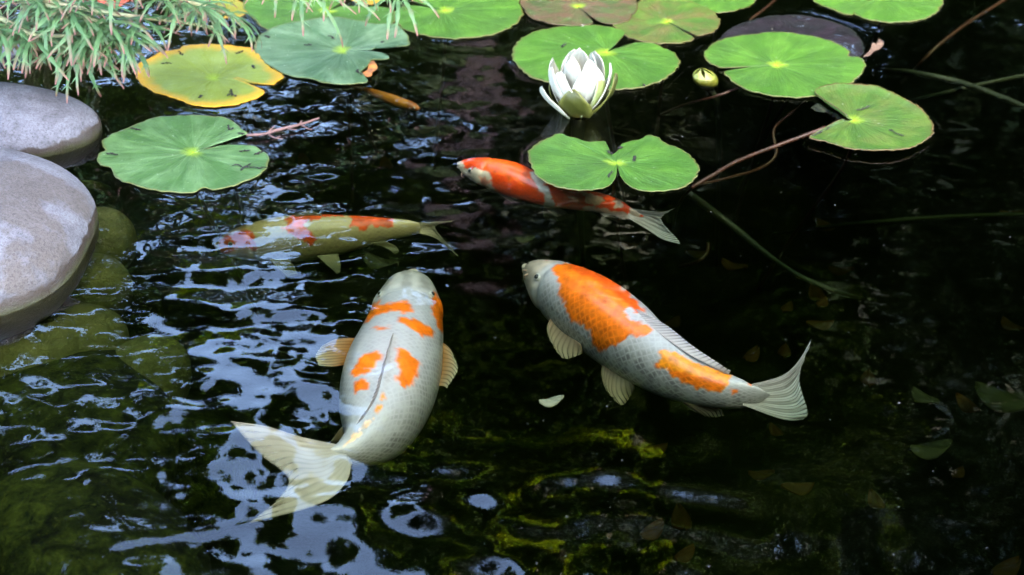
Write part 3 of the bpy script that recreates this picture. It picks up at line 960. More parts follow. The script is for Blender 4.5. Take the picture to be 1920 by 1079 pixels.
# --- white koi with orange bars, seen from above
pA = P(735, 700, -0.07)
kA = tag(empty('koi_fish', pA), 'large white koi with orange bars and blotches swimming away, broad pale tail', 'fish', 'koi swimming in the pond')
pairsA = [((768, 517), (783, 517)), ((752, 524), (796, 524)), ((724, 546), (814, 543)), ((704, 577), (826, 571)), ((688, 613), (831, 611)), ((668, 652), (831, 652)), ((648, 690), (828, 694)), ((638, 725), (818, 733)), ((635, 755), (803, 768)), ((639, 783), (782, 800)), ((641, 803), (752, 830)), ((638, 819), (716, 850)), ((629, 831), (682, 864)), ((616, 838), (652, 872)), ((598, 840), (622, 876)), ((580, 842), (596, 876))]
bA, iA = koi_body(kA, pairsA, [-0.085, -0.085, -0.085, -0.08, -0.07, -0.06], WHITE, (0.38, 0.365, 0.325), [
    ([(716, 556), (708, 574), (724, 570), (735, 567), (752, 564), (773, 569), (774, 586), (760, 589), (742, 583), (722, 586), (704, 594), (686, 604), (680, 606), (692, 580)], ORANGE),
    ([(749, 594), (775, 598), (800, 609), (816, 622), (813, 632), (800, 633), (780, 621), (754, 607)], ORANGE),
    ([(812, 546), (822, 553), (840, 590), (840, 628), (828, 626), (820, 612), (812, 590)], ORANGE),
    ([(695, 659), (713, 656), (712, 672), (703, 686), (700, 694), (680, 702), (664, 706), (659, 702), (665, 684), (680, 667)], ORANGE),
    ([(664, 719), (680, 711), (693, 719), (688, 729), (672, 735), (663, 741)], ORANGE),
    ([(744, 654), (760, 655), (786, 680), (787, 692), (778, 713), (760, 730), (746, 714), (738, 708), (752, 700), (747, 685)], ORANGE),
    ([(694, 614), (715, 612), (733, 615), (715, 619)], ORANGE),
    ([(722, 735), (726, 738), (718, 752), (712, 750)], AMBER),
    ([(714, 756), (718, 760), (706, 776), (702, 770)], AMBER),
    ([(690, 786), (704, 786), (680, 806), (668, 812)], (0.78, 0.50, 0.28)),
    ([(664, 812), (682, 812), (656, 832), (642, 838)], (0.78, 0.50, 0.28)),
], M_KOI_A, ratio=(0.95, 1.25), scale_px=8, seed=1, head_end=0.22)
mouth(kA, iA, M_LIP, 0.010)
nostrils(kA, iA, 12, 0.45, 0.003)
koi_eye(kA, iA, 812, 553, 0.004)
fin('pectoral_fin', kA, [[(672, 634, -0.075), (660, 655, -0.085), (648, 684, -0.09)], [(632, 636, -0.07), (618, 655, -0.075), (625, 688, -0.08)], [(604, 648, -0.065), (592, 668, -0.07), (598, 686, -0.075)]], M_FIN_O, 36, 12, seed=1)
fin('pectoral_fin', kA, [[(822, 638, -0.08), (822, 680, -0.09), (812, 722, -0.09)], [(842, 652, -0.08), (846, 688, -0.085), (832, 724, -0.09)], [(850, 668, -0.08), (858, 694, -0.085), (838, 728, -0.09)]], M_FIN_O, 36, 12, seed=2)
fin('pelvic_fin', kA, [[(646, 795, -0.10), (660, 815, -0.11)], [(632, 812, -0.10), (640, 824, -0.11)], [(620, 829, -0.10), (624, 831, -0.11)]], M_FIN_W, 20, 8)
fin('pelvic_fin', kA, [[(752, 826, -0.10), (782, 806, -0.11)], [(750, 838, -0.10), (772, 826, -0.11)], [(743, 856, -0.10), (756, 850, -0.11)]], M_FIN_W, 20, 8)
fin('dorsal_fin', kA, [[(738, 622, -0.030), (728, 660, -0.022), (716, 705, -0.018), (704, 745, -0.02), (680, 785, -0.025)], [(736, 626, -0.016), (724, 664, -0.008), (710, 710, -0.006), (696, 752, -0.008), (668, 796, -0.018)]], M_FIN_DORSAL, 60, 8, wav=0.0004)
fin('tail_fin', kA, [[(640, 836, -0.055), (646, 846, -0.058), (652, 856, -0.06), (660, 868, -0.065)],
                     [(566, 820, -0.032), (580, 846, -0.045), (606, 884, -0.055), (648, 906, -0.065)],
                     [(500, 800, -0.028), (540, 852, -0.045), (576, 905, -0.058), (600, 945, -0.07)],
                     [(432, 790, -0.026), (486, 850, -0.045), (540, 896, -0.055), (522, 936, -0.06), (466, 982, -0.075)]], M_FIN_TAIL_A, 70, 24, wav=0.0005, seed=3)

# --- orange and white koi
pB = P(1200, 640, -0.07)
kB = tag(empty('koi_fish', pB), 'white koi with big orange saddle and netted grey scales, tail flicked up', 'fish', 'koi swimming in the pond')
pairsB = [((985, 498), (986, 508)), ((994, 490), (991, 521)), ((1012, 486), (1003, 546)), ((1046, 490), (1029, 586)), ((1092, 504), (1068, 627)), ((1138, 528), (1108, 662)), ((1180, 560), (1150, 692)), ((1222, 600), (1193, 719)), ((1268, 640), (1245, 744)), ((1318, 678), (1300, 758)), ((1365, 701), (1350, 765)), ((1402, 714), (1395, 768)), ((1428, 720), (1424, 765)), ((1446, 724), (1442, 758))]
bB, iB = koi_body(kB, pairsB, [-0.075, -0.072, -0.07, -0.068, -0.065, -0.062], WHITE, (0.40, 0.335, 0.26), [
    ([(1034, 504), (1060, 490), (1100, 495), (1150, 525), (1190, 560), (1210, 588), (1196, 586), (1181, 574), (1170, 585), (1180, 600), (1192, 602), (1215, 611), (1223, 622), (1205, 633), (1185, 628), (1165, 641), (1140, 656), (1122, 658), (1110, 648), (1105, 625), (1095, 607), (1075, 605), (1062, 590), (1055, 565), (1047, 550), (1051, 540), (1045, 520)], ORANGE),
    ([(1060, 490), (1100, 495), (1150, 525), (1190, 560), (1210, 588), (1196, 586), (1160, 556), (1120, 528), (1080, 510)], ORANGE_SHADE),  # far flank beyond the back ridge: its shade painted as deeper orange
    ([(1235, 654), (1250, 657), (1280, 667), (1300, 678), (1340, 694), (1369, 702), (1365, 726), (1350, 736), (1325, 733), (1290, 722), (1262, 708), (1250, 695), (1232, 686), (1240, 672)], AMBER),
    ([(1250, 690), (1290, 702), (1340, 712), (1364, 718), (1350, 735), (1325, 732), (1290, 721), (1262, 707)], ORANGE),
    ([(1398, 712), (1419, 715), (1411, 723)], ORANGE), ([(1368, 730), (1386, 729), (1386, 738), (1372, 739)], ORANGE), ([(1226, 682), (1238, 683), (1236, 691), (1228, 690)], ORANGE),
    ([(1016, 487), (1028, 487), (1024, 491)], RED),
], M_KOI_B, ratio=(1.15, 1.5), scale_px=8.5, seed=2, head_end=0.155)
mouth(kB, iB, M_LIP, 0.0065)
nostrils(kB, iB, 10, 0.45)
koi_eye(kB, iB, 1006, 521, 0.0048)
barbel(kB, iB, 992, 510, 984, 526, M_FIN_W)
barbel(kB, iB, 990, 505, 980, 512, M_FIN_W, 0.0011)
fin('pectoral_fin', kB, [[(1036, 590, -0.085), (1058, 616, -0.09), (1088, 646, -0.085)], [(1026, 614, -0.09), (1044, 648, -0.10), (1092, 660, -0.095)], [(1032, 640, -0.09), (1056, 672, -0.105), (1088, 666, -0.10)]], M_FIN_W, 36, 12, seed=4)
fin('pelvic_fin', kB, [[(1130, 676, -0.10), (1155, 694, -0.10), (1182, 710, -0.10)], [(1128, 706, -0.11), (1148, 732, -0.115), (1190, 726, -0.11)], [(1137, 732, -0.115), (1165, 760, -0.125), (1188, 736, -0.12)]], M_FIN_W, 36, 12, seed=5)
fin('anal_fin', kB, [[(1264, 744, -0.09), (1290, 756, -0.09), (1318, 760, -0.09)], [(1286, 760, -0.10), (1315, 772, -0.10), (1350, 766, -0.10)], [(1300, 772, -0.105), (1330, 783, -0.11), (1358, 780, -0.105)]], M_FIN_W, 26, 10, seed=6)
fin('dorsal_fin', kB, [[(1164, 572, -0.028), (1210, 608, -0.026), (1290, 664, -0.03), (1366, 702, -0.04)], [(1200, 582, -0.018), (1252, 612, -0.016), (1300, 650, -0.022), (1370, 696, -0.034)]], M_FIN_DORSAL, 70, 8, wav=0.0006)
fin('tail_fin', kB, [[(1396, 724, -0.055), (1398, 735, -0.062), (1396, 748, -0.068), (1392, 760, -0.072)],
                     [(1464, 706, -0.045), (1460, 730, -0.06), (1458, 758, -0.075), (1446, 780, -0.085)],
                     [(1496, 680, -0.035), (1486, 718, -0.058), (1490, 762, -0.078), (1480, 789, -0.09)],
                     [(1522, 637, -0.028), (1499, 708, -0.056), (1514, 770, -0.08), (1506, 788, -0.092)]], M_FIN_TAIL, 70, 24, wav=0.0008, seed=7)

# --- red koi
pC = P(1030, 360, -0.06)
kC = tag(empty('koi_fish', pC), 'slim red koi with white cheek and collar gliding under the butterfly shaped pad', 'fish', 'koi swimming in the pond')
pairsC = [((861, 304), (862, 314)), ((871, 299), (870, 324)), ((890, 296), (890, 338)), ((920, 297), (918, 353)), ((960, 304), (952, 367)), ((995, 320), (985, 378)), ((1030, 339), (1020, 386)), ((1075, 352), (1065, 392)), ((1120, 361), (1115, 398)), ((1155, 372), (1150, 405)), ((1185, 388), (1180, 412)), ((1197, 394), (1195, 414)), ((1208, 398), (1206, 414))]
REDC = (0.74, 0.062, 0.008)
bC, iC = koi_body(kC, pairsC, [-0.045, -0.045, -0.05, -0.055, -0.055, -0.05], REDC, REDC, [
    ([(905, 292), (960, 300), (1000, 325), (985, 350), (940, 330), (905, 320)], (0.78, 0.105, 0.008)),
    ([(855, 300), (866, 303), (872, 314), (882, 317), (900, 319), (918, 324), (921, 334), (916, 340), (929, 358), (905, 350), (885, 342), (866, 330), (855, 318)], (0.66, 0.56, 0.42)),
    ([(898, 330), (912, 335), (922, 350), (910, 350), (900, 342)], (0.70, 0.26, 0.16)),
    ([(993, 321), (1004, 325), (1017, 340), (1031, 354), (1036, 370), (1040, 392), (1018, 392), (1021, 370), (1013, 358), (1000, 338)], (0.62, 0.55, 0.44)),
    ([(1084, 360), (1108, 364), (1131, 371), (1134, 379), (1116, 387), (1100, 381), (1098, 371)], (0.66, 0.48, 0.30)),
    ([(1150, 379), (1170, 378), (1166, 389), (1152, 392)], (0.66, 0.52, 0.40)),
    ([(1092, 390), (1120, 388), (1160, 398), (1200, 402), (1200, 418), (1150, 412), (1110, 402)], (0.60, 0.42, 0.32)),
    ([(1180, 392), (1200, 392), (1200, 418), (1180, 416)], (0.60, 0.46, 0.34)),
], M_KOI_C, ratio=(1.1, 1.4), scale_px=6.5, seed=3, head_end=0.17, ragged=1.2)
mouth(kC, iC, M_LIP, 0.005)
koi_eye(kC, iC, 881, 321, 0.0036)
barbel(kC, iC, 866, 320, 870, 334, M_FIN_W, 0.0012)
fin('pectoral_fin', kC, [[(926, 356, -0.065), (948, 366, -0.07)], [(938, 366, -0.075), (970, 374, -0.075)], [(958, 380, -0.08), (988, 382, -0.08)]], M_FIN_W, 26, 10, seed=8)
fin('pelvic_fin', kC, [[(1014, 382, -0.075), (1040, 388, -0.075)], [(1028, 396, -0.08), (1056, 394, -0.08)], [(1044, 407, -0.085), (1064, 400, -0.085)]], M_FIN_W, 26, 10, seed=9)
fin('pelvic_fin', kC, [[(1020, 388, -0.08), (1034, 392, -0.08)], [(1018, 404, -0.1), (1042, 408, -0.1)], [(1022, 412, -0.105), (1046, 414, -0.105)]], M_FIN_D, 20, 8, seed=9)
fin('anal_fin', kC, [[(1118, 396, -0.07), (1145, 405, -0.07)], [(1140, 409, -0.08), (1160, 412, -0.08)], [(1160, 418, -0.085), (1171, 418, -0.085)]], M_FIN_W, 22, 8, seed=10)
fin('tail_fin', kC, [[(1176, 390, -0.045), (1178, 397, -0.05), (1178, 403, -0.052), (1176, 408, -0.056)],
                     [(1226, 397, -0.04), (1220, 406, -0.05), (1218, 418, -0.058), (1212, 430, -0.065)],
                     [(1250, 396, -0.036), (1234, 410, -0.05), (1246, 436, -0.066), (1244, 450, -0.072)],
                     [(1265, 390, -0.034), (1240, 412, -0.05), (1270, 448, -0.07), (1275, 458, -0.075)]], M_FIN_TAIL, 60, 20, wav=0.0006, seed=11)

# --- olive koi
pD = P(600, 445, -0.10)
kD = tag(empty('koi_fish', pD), 'olive cream koi with red patches half hidden under leafy green reflections', 'fish', 'koi swimming in the pond')
pairsD = [((408, 456), (408, 467)), ((418, 445), (416, 476)), ((440, 432), (438, 484)), ((480, 418), (478, 489)), ((530, 407), (530, 491)), ((590, 403), (590, 486)), ((640, 404), (645, 475)), ((690, 407), (700, 459)), ((740, 411), (745, 447)), ((785, 414), (788, 442)), ((806, 417), (806, 440))]
bD, iD = koi_body(kD, pairsD, [-0.125, -0.115, -0.11, -0.10, -0.09, -0.085], (0.46, 0.37, 0.18), (0.46, 0.30, 0.14), [
    ([(405, 468), (412, 448), (430, 442), (450, 434), (466, 430), (476, 440), (479, 455), (487, 463), (470, 471), (455, 463), (440, 470), (420, 476)], (0.62, 0.085, 0.02)),
    ([(534, 412), (555, 400), (600, 398), (602, 410), (577, 415), (571, 425), (586, 435), (594, 453), (580, 459), (562, 449), (545, 441), (529, 430), (540, 420)], (0.68, 0.085, 0.012)),
    ([(600, 398), (645, 400), (645, 406), (600, 407)], (0.68, 0.07, 0.012)),
    ([(654, 400), (700, 402), (739, 406), (737, 425), (718, 429), (700, 424), (685, 431), (672, 433), (659, 421)], (0.74, 0.085, 0.008)),
], M_KOI_D, ratio=(1.2, 1.45), scale_px=6.5, seed=4, head_end=0.19, ragged=1.3)
mouth(kD, iD, M_LIP, 0.006)
koi_eye(kD, iD, 432, 458, 0.0038)
fin('pectoral_fin', kD, [[(506, 486, -0.12), (540, 486, -0.12)], [(518, 502, -0.13), (552, 500, -0.13)], [(540, 520, -0.14), (558, 516, -0.14)]], M_FIN_D, 26, 10, seed=12)
fin('pelvic_fin', kD, [[(594, 480, -0.115), (634, 476, -0.115)], [(612, 496, -0.125), (638, 494, -0.125)], [(632, 514, -0.13), (638, 510, -0.13)]], M_FIN_D, 26, 10, seed=13)
fin('anal_fin', kD, [[(696, 456, -0.10), (722, 452, -0.10)], [(722, 464, -0.11), (742, 462, -0.11)], [(738, 476, -0.115), (748, 472, -0.115)]], M_FIN_D, 22, 8, seed=14)
fin('dorsal_fin', kD, [[(552, 406, -0.045), (580, 404, -0.045), (604, 404, -0.045)], [(562, 400, -0.035), (580, 396, -0.035), (600, 401, -0.035)]], M_FIN_D, 30, 6, seed=14)
fin('tail_fin', kD, [[(786, 418, -0.06), (788, 425, -0.065), (788, 432, -0.07), (786, 438, -0.072)],
                     [(824, 416, -0.055), (812, 426, -0.066), (818, 440, -0.075), (818, 448, -0.08)],
                     [(852, 414, -0.05), (816, 428, -0.066), (854, 474, -0.085), (858, 481, -0.09)]], M_FIN_D, 50, 18, seed=15)

# --- small goldfish
pG = P(735, 186, -0.06)
kG = tag(empty('goldfish', pG), 'small amber goldfish diving under the torn bluish lily pad', 'fish')
pairsG = [((786, 202), (785, 208)), ((778, 194), (772, 207)), ((760, 186), (754, 203)), ((738, 178), (732, 196)), ((714, 171), (710, 187)), ((694, 166), (691, 177)), ((680, 163), (678, 170))]
bG, iG = koi_body(kG, pairsG, [-0.07, -0.065, -0.06], (0.42, 0.16, 0.015), (0.36, 0.10, 0.012), [], mat_koi('goldfish_skin', 0.3), ratio=(1.1, 1.3), scale_px=4, seed=5)
koi_eye(kG, iG, 776, 203, 0.002)
fin('tail_fin', kG, [[(680, 163, -0.06), (679, 170, -0.06)], [(660, 154, -0.055), (658, 168, -0.065)], [(640, 146, -0.05), (642, 170, -0.07)]], mat_fin('goldfish_fin', (0.42, 0.18, 0.02), (0.4, 0.2, 0.04), 0.9, 0.6, 8), 24, 8)

# ------------------------------------------------------------------ white water lily
def mat_petal(name, inner, outer, base):
    m, nt, out = new_mat(name)
    n = N(nt)
    sep = n('SeparateXYZ', {0: n('UVMap').outputs[0]})
    u, v = sep.outputs[0], sep.outputs[1]
    st = n.noise(n('CombineXYZ', {0: n.math('MULTIPLY', u, 14.0), 1: n.math('MULTIPLY', v, 1.5)}).outputs[0], 1.0, 3, 0.5)
    oc = n.mix(n.math('MULTIPLY_ADD', st, 1.6, -0.4, True), rgb3(outer), rgb3(tuple(0.62 * c for c in outer)))
    edge = n.ramp(n.math('ABSOLUTE', n.math('SUBTRACT', u, 0.5)), [(0.30, (0, 0, 0)), (0.46, (1, 1, 1))])
    oc = n.mix(n.math('MULTIPLY', edge, 0.6), oc, rgb3(tuple(0.5 * a + 0.5 * b for a, b in zip(outer, inner))))
    col = n.mix(n.ramp(v, [(0.0, (1, 1, 1)), (0.3, (0, 0, 0))]), oc, rgb3(base))
    bf = n('NewGeometry').outputs['Backfacing']
    p = n('BsdfPrincipled', {'Base Color': col, 'Roughness': 0.45})
    t = n('BsdfTranslucent', {'Color': col})
    s = n('MixShader', {0: 0.35, 1: p.outputs[0], 2: t.outputs[0]})
    nt.links.new(s.outputs[0], out.inputs[0])
    return m


M_PETAL = mat_petal('lily_petal_white', (0.50, 0.495, 0.40), (0.50, 0.50, 0.405), (0.32, 0.36, 0.10))
M_PETAL_G = mat_petal('lily_petal_green_stripe', (0.48, 0.48, 0.42), (0.30, 0.36, 0.11), (0.30, 0.32, 0.11))
M_SEPAL = mat_petal('lily_sepal_olive', (0.30, 0.30, 0.06), (0.060, 0.066, 0.008), (0.08, 0.06, 0.01))
fl = P(1086, 209, 0.0)
flower = tag(empty('water_lily', fl), 'white water lily flower opening with olive green sepals', 'flower')


def petal(name, az, length, width, r0, lean, close, mat, cup=0.35, point=1.0, thick=0.0013):
    """az from +X anticlockwise; lean: how far the petal bows outward; close: how far the tip returns inward"""
    n, m = 18, 11
    t = np.linspace(0, 1, n)
    r = r0 + lean * np.sin(np.clip(t, 0, 1) * pi * 0.55) - close * t ** 2.2
    zz = length * (t ** 0.92) * np.interp(lean, [0.02, 0.08], [1.0, 0.75]) - 0.006
    w = width * np.sin(pi * np.clip(0.06 + 0.94 * t, 0, 1) ** 0.80) ** (0.58 * point)
    w[-1] = width * 0.02
    sgrid = np.linspace(-1, 1, m)
    rad = np.array([cos(az), sin(az), 0]); tan = np.array([-sin(az), cos(az), 0])
    V = []
    for i in range(n):
        for s in sgrid:
            off = s * w[i]
            inn = cup * off * off / max(r0 + lean, 0.02)
            V.append(rad * (r[i] - inn) + tan * off + np.array([0, 0, zz[i] + 0.0015 * sin(6 * s + 9 * t[i] + az)]))
    V = np.array(V).reshape(n, m, 3)
    nrm = np.cross(np.gradient(V, axis=0), np.gradient(V, axis=1)); nrm /= np.linalg.norm(nrm, axis=-1)[..., None] + 1e-9
    A = (V + nrm * thick / 2).reshape(-1, 3); B = (V - nrm * thick / 2).reshape(-1, 3)
    nv = n * m
    g = grid_faces(n, m)
    f = g + [tuple(nv + i for i in reversed(x)) for x in g]
    edge = [i for i in range(m)] + [i * m + m - 1 for i in range(1, n)] + [(n - 1) * m + i for i in range(m - 2, -1, -1)] + [i * m for i in range(n - 2, 0, -1)]
    for i in range(len(edge)):
        a, b = edge[i], edge[(i + 1) % len(edge)]
        f.append((b, a, nv + a, nv + b))
    o = link(name, np.vstack([A, B]) + fl, f, mat, flower)
    uv = np.stack(np.broadcast_arrays(((sgrid + 1) / 2)[None, :], t[:, None]), -1).reshape(-1, 2)
    set_uv(o.data, np.vstack([uv, uv]))
    return o


for a, L, W, lean, close in [(-104, 0.068, 0.027, 0.040, 0.012), (-18, 0.088, 0.027, 0.048, 0.008), (70, 0.080, 0.024, 0.036, 0.010), (160, 0.066, 0.024, 0.038, 0.010)]:
    petal('sepal', R(a), L, W, 0.016, lean, close, M_SEPAL, 0.5)
petal('petal', R(208), 0.068, 0.021, 0.022, 0.040, -0.006, M_PETAL, 0.5)
for i, (a, L, W, lean, close) in enumerate([(-136, 0.094, 0.027, 0.040, 0.010), (-66, 0.106, 0.033, 0.036, 0.014), (-8, 0.100, 0.028, 0.044, 0.010), (48, 0.102, 0.026, 0.034, 0.010), (105, 0.102, 0.026, 0.032, 0.010), (160, 0.098, 0.026, 0.042, 0.008), (198, 0.096, 0.026, 0.042, 0.008)]):
    petal('petal', R(a), L, W, 0.012, lean, close, M_PETAL, 0.5)
for i in range(5):
    petal('petal', R(i * 72 + 20), 0.102 + 0.004 * (i % 2), 0.024, 0.008, 0.024, 0.012, M_PETAL, 0.5)
petal('petal', R(-40), 0.086, 0.017, 0.016, 0.036, 0.016, M_PETAL_G, 0.5)
tv, tf = tube([fl + [0, 0, 0.004], fl + [0, 0.01, -0.1], fl + [0.03, 0.1, -0.5]], [0.012, 0.005, 0.004], 10, 16)
link('stalk', tv, tf, M_STEM_GREEN, flower)

# unopened bud at the surface beside the oval pad
bc = P(1322, 146, -0.004)
bud = tag(empty('lily_bud', bc), 'small round yellow green lily bud at the surface by the oval pad', 'flower bud')
for k in range(5):
    az = k * 2 * pi / 5 + 0.3
    n, m = 12, 7
    V = []
    for i in range(n):
        t = i / (n - 1)
        for s in np.linspace(-1, 1, m):
            ph = az + s * 0.75 * sin(pi * min(1, 0.1 + t * 0.95)) ** 0.5
            rr = (0.020 + 0.0012 * k % 0.002) * sin(pi * (0.04 + 0.94 * t)) ** 0.75 + 0.001 * (1 - abs(s))
            q = np.array([cos(ph) * rr, sin(ph) * rr, 0.040 * t - 0.022])
            V.append(bc + np.array([q[0] + 0.35 * -q[2], q[1], q[2] * 0.9]))
    link('sepal', V, grid_faces(n, m), mat_simple('bud_sepal', (0.10, 0.12, 0.012), (0.14, 0.15, 0.02), 60, 0.4) if k == 0 else bpy.data.materials['bud_sepal'], bud)
tv, tf = tube([bc + [0.006, 0, -0.018], bc + [0.03, 0.02, -0.08], bc + [0.06, 0.1, -0.45]], [0.006, 0.004, 0.004], 8, 14)
link('stalk', tv, tf, M_STEM_GREEN, bud)

# ------------------------------------------------------------------ stems and sunken plant bits
def stem(label, pts, r, mat, cat='stem', name='lily_stem', group='lily stems trailing under water'):  # an underwater water-lily stem
    v, f = tube([P(a, b, c * 1.35) for a, b, c in pts], [0.78 * q for q in r], 8, 40, 0.05)
    o = link(name, v, f, mat)
    return tag(o, label, cat, group)


stem('reddish stem running from the curled pad notch to the butterfly pad', [(1548, 240, -0.006), (1500, 258, -0.012), (1440, 280, -0.02), (1380, 304, -0.025), (1335, 330, -0.03), (1300, 350, -0.035)], [0.0045, 0.004, 0.004], M_STEM_RED)
stem('thin red stem arching between the oval pad and the butterfly pad', [(1512, 190, -0.02), (1480, 215, -0.03), (1450, 245, -0.05), (1455, 290, -0.07), (1420, 318, -0.08), (1340, 340, -0.06), (1300, 348, -0.05)], [0.003], M_STEM_RED)
stem('short red stem slanting out under the oval pad', [(1385, 165, -0.01), (1340, 182, -0.02), (1290, 195, -0.05), (1240, 215, -0.1)], [0.003], M_STEM_RED)
stem('long red brown stem slanting up through the dark open water', [(1900, -10, -0.04), (1820, 40, -0.05), (1760, 85, -0.06), (1720, 125, -0.09), (1690, 155, -0.15)], [0.004], M_STEM_RED)
stem('short red stem poking out behind the dark sunken pad', [(1460, -5, -0.03), (1430, 20, -0.03), (1405, 38, -0.035)], [0.003], M_STEM_RED)
stem('green stem crossing another in the dark open water', [(1640, 128, -0.10), (1720, 138, -0.05), (1800, 155, -0.045), (1870, 180, -0.045), (1940, 208, -0.045)], [0.003, 0.006, 0.007, 0.006], M_STEM_GREEN)
stem('slim green stem lying across the thicker green one', [(1700, 190, -0.10), (1780, 172, -0.06), (1850, 156, -0.055), (1940, 138, -0.055)], [0.003, 0.005, 0.005], M_STEM_GREEN)
stem('olive stem trailing down from the butterfly pad into dark water', [(1290, 362, -0.05), (1330, 392, -0.08), (1380, 430, -0.10), (1440, 478, -0.11), (1500, 518, -0.11), (1570, 548, -0.12), (1620, 560, -0.16)], [0.007, 0.008, 0.005, 0.005, 0.003], M_STEM_GREEN)
stem('curved dark red stem hanging below the red koi tail', [(1328, 455, -0.12), (1325, 475, -0.13), (1305, 492, -0.14), (1275, 500, -0.18)], [0.004], M_STEM_RED)
stem('faint olive stem lying level across the dark water', [(1450, 440, -0.22), (1560, 425, -0.18), (1700, 412, -0.16), (1830, 405, -0.16), (1950, 402, -0.17)], [0.004, 0.006, 0.006], M_STEM_GREEN)
stem('thin brown stem dropping beneath the butterfly pad', [(1300, 350, -0.03), (1280, 372, -0.06), (1268, 398, -0.1), (1262, 430, -0.16)], [0.003], M_STEM_RED)

# pinkish twig floating off the pale pad
tw = tag(empty('twig', P(530, 245, 0.004)), 'bare pinkish forked twig floating off the pale green pad', 'twig')
M_TWIG = mat_simple('twig_bark', (0.15, 0.075, 0.06), (0.09, 0.045, 0.035), 80, 0.6)
v, f = tube([P(462, 254, 0.006), P(495, 252, 0.006), P(520, 244, 0.006), P(558, 235, 0.007), P(598, 222, 0.004)], [0.002, 0.0022, 0.0024, 0.002, 0.0014], 8, 30, 0.1)
link('main_stick', v, f, M_TWIG, tw)
for a in [[(501, 251), (508, 243), (516, 235)], [(504, 253), (516, 259), (530, 261)], [(520, 258), (526, 256)], [(540, 242), (548, 243), (556, 244)], [(564, 234), (576, 241), (585, 244)], [(562, 233), (566, 226)]]:
    v, f = tube([P(x, y, 0.006 + 0.0035 * i) for i, (x, y) in enumerate(a)], [0.0015, 0.0011, 0.0006], 6, 8)
    link('side_twig', v, f, M_TWIG, tw)

M_DEAD = [mat_simple('sunken_leaf_rust', (0.20, 0.065, 0.012), (0.08, 0.03, 0.01), 30, 0.7), mat_simple('sunken_leaf_olive', (0.036, 0.038, 0.006), (0.018, 0.02, 0.005), 30, 0.7), mat_simple('sunken_leaf_pale', (0.20, 0.21, 0.14), (0.12, 0.13, 0.09), 30, 0.6)]


def sunk_leaf(label, px, py, z, size, rot, mat, group='dead leaves sunk in the pond', bend=0.3):
    n, m = 14, 7
    c = P(px, py, z)
    V = []
    for i in range(n):
        t = i / (n - 1)
        w = 0.28 * size * sin(pi * (0.02 + 0.96 * t ** 0.85)) ** 0.8
        for s in np.linspace(-1, 1, m):
            x, y = (t - 0.5) * size, s * w
            zz = bend * size * ((t - 0.5) ** 2) - 0.15 * abs(s) * w + 0.06 * size * sin(5 * t + 3 * s)
            V.append(c + np.array([x * cos(rot) - y * sin(rot), x * sin(rot) + y * cos(rot), zz]))
    V = np.array(V)
    B = V.copy(); B[:, 2] -= 0.0012
    g = grid_faces(n, m); nv = n * m
    f = g + [tuple(nv + i for i in reversed(x)) for x in g]
    edge = [i for i in range(m)] + [i * m + m - 1 for i in range(1, n)] + [(n - 1) * m + i for i in range(m - 2, -1, -1)] + [i * m for i in range(n - 2, 0, -1)]
    f += [(edge[(i + 1) % len(edge)], edge[i], nv + edge[i], nv + edge[(i + 1) % len(edge)]) for i in range(len(edge))]
    o = link('sunken_leaf', np.vstack([V, B]), f, mat)
    return tag(o, label, 'leaf', group)


sunk_leaf('small pale curled leaf sunk between the two big koi', 1034, 751, -0.05, 0.032, 0.3, M_DEAD[2])
sunk_leaf('yellow green leaf drifting low near the netted koi tail', 1745, 840, -0.19, 0.06, 0.2, M_DEAD[1])
sunk_leaf('large yellow brown leaf sunk in the dark open water', 1895, 745, -0.21, 0.10, -0.4, M_DEAD[1])
sunk_leaf('slim green leaf hanging beside the yellow green one', 1735, 745, -0.17, 0.045, -0.9, M_DEAD[1])
sunk_leaf('pale broken leaf sunk beneath the olive koi tail', 715, 490, -0.13, 0.06, -0.5, M_DEAD[1])
sunk_leaf('pale rounded leaf scrap under the red koi belly', 985, 447, -0.11, 0.03, 0.2, M_DEAD[1])
for i in range(34):
    px, py = rng.uniform(1180, 1915), rng.uniform(380, 1070)
    if i > 26:
        px, py = rng.uniform(500, 800), rng.uniform(165, 330)
    sunk_leaf('small rusty dead leaf lying dimly in deep dark water', px, py, rng.uniform(-0.36, -0.24), rng.uniform(0.03, 0.055), rng.uniform(0, 6.28), M_DEAD[0], group='rusty leaves on the pond bottom')

# white specks and dust on the film of the water
vs, fs = [], []
for i in range(110):
    px, py = rng.uniform(0, 1920), rng.uniform(120, 1075)
    if px < 900 and rng.uniform() < 0.6:
        px += 900
    c = P(px, py, 0.0025)
    r = rng.choice([0.0003, 0.0005, 0.0007, 0.0010], p=[0.5, 0.32, 0.14, 0.04])
    k = len(vs)
    a0 = rng.uniform(0, 6.28)
    for j in range(5):
        vs.append(c + np.array([cos(a0 + j * 1.2566) * r * 1.5, sin(a0 + j * 1.2566) * r, 0]))
    vs.append(c + np.array([0, 0, r * 0.6]))
    fs += [(k + j, k + (j + 1) % 5, k + 5) for j in range(5)]
sp = link('floating_dust', vs, fs, mat_simple('dust_speck', (0.12, 0.12, 0.12), (0.07, 0.07, 0.065), 200, 0.6))
sp['kind'] = 'stuff'
tag(sp, 'fine pale dust specks floating on the dark water', 'dust')

# ------------------------------------------------------------------ laceleaf shrub on the bank
M_LACE = mat_leaf('laceleaf', (0.055, 0.125, 0.042), (0.095, 0.185, 0.062), (0.17, 0.065, 0.048), 0.25)
M_LACE_STEM = mat_simple('laceleaf_stem', (0.26, 0.34, 0.15), (0.32, 0.22, 0.13), 40, 0.5)
shrub = tag(empty('laceleaf_shrub', P(200, -40, 0.05)), 'feathery green laceleaf shrub with reddish tips drooping over the bank', 'shrub')


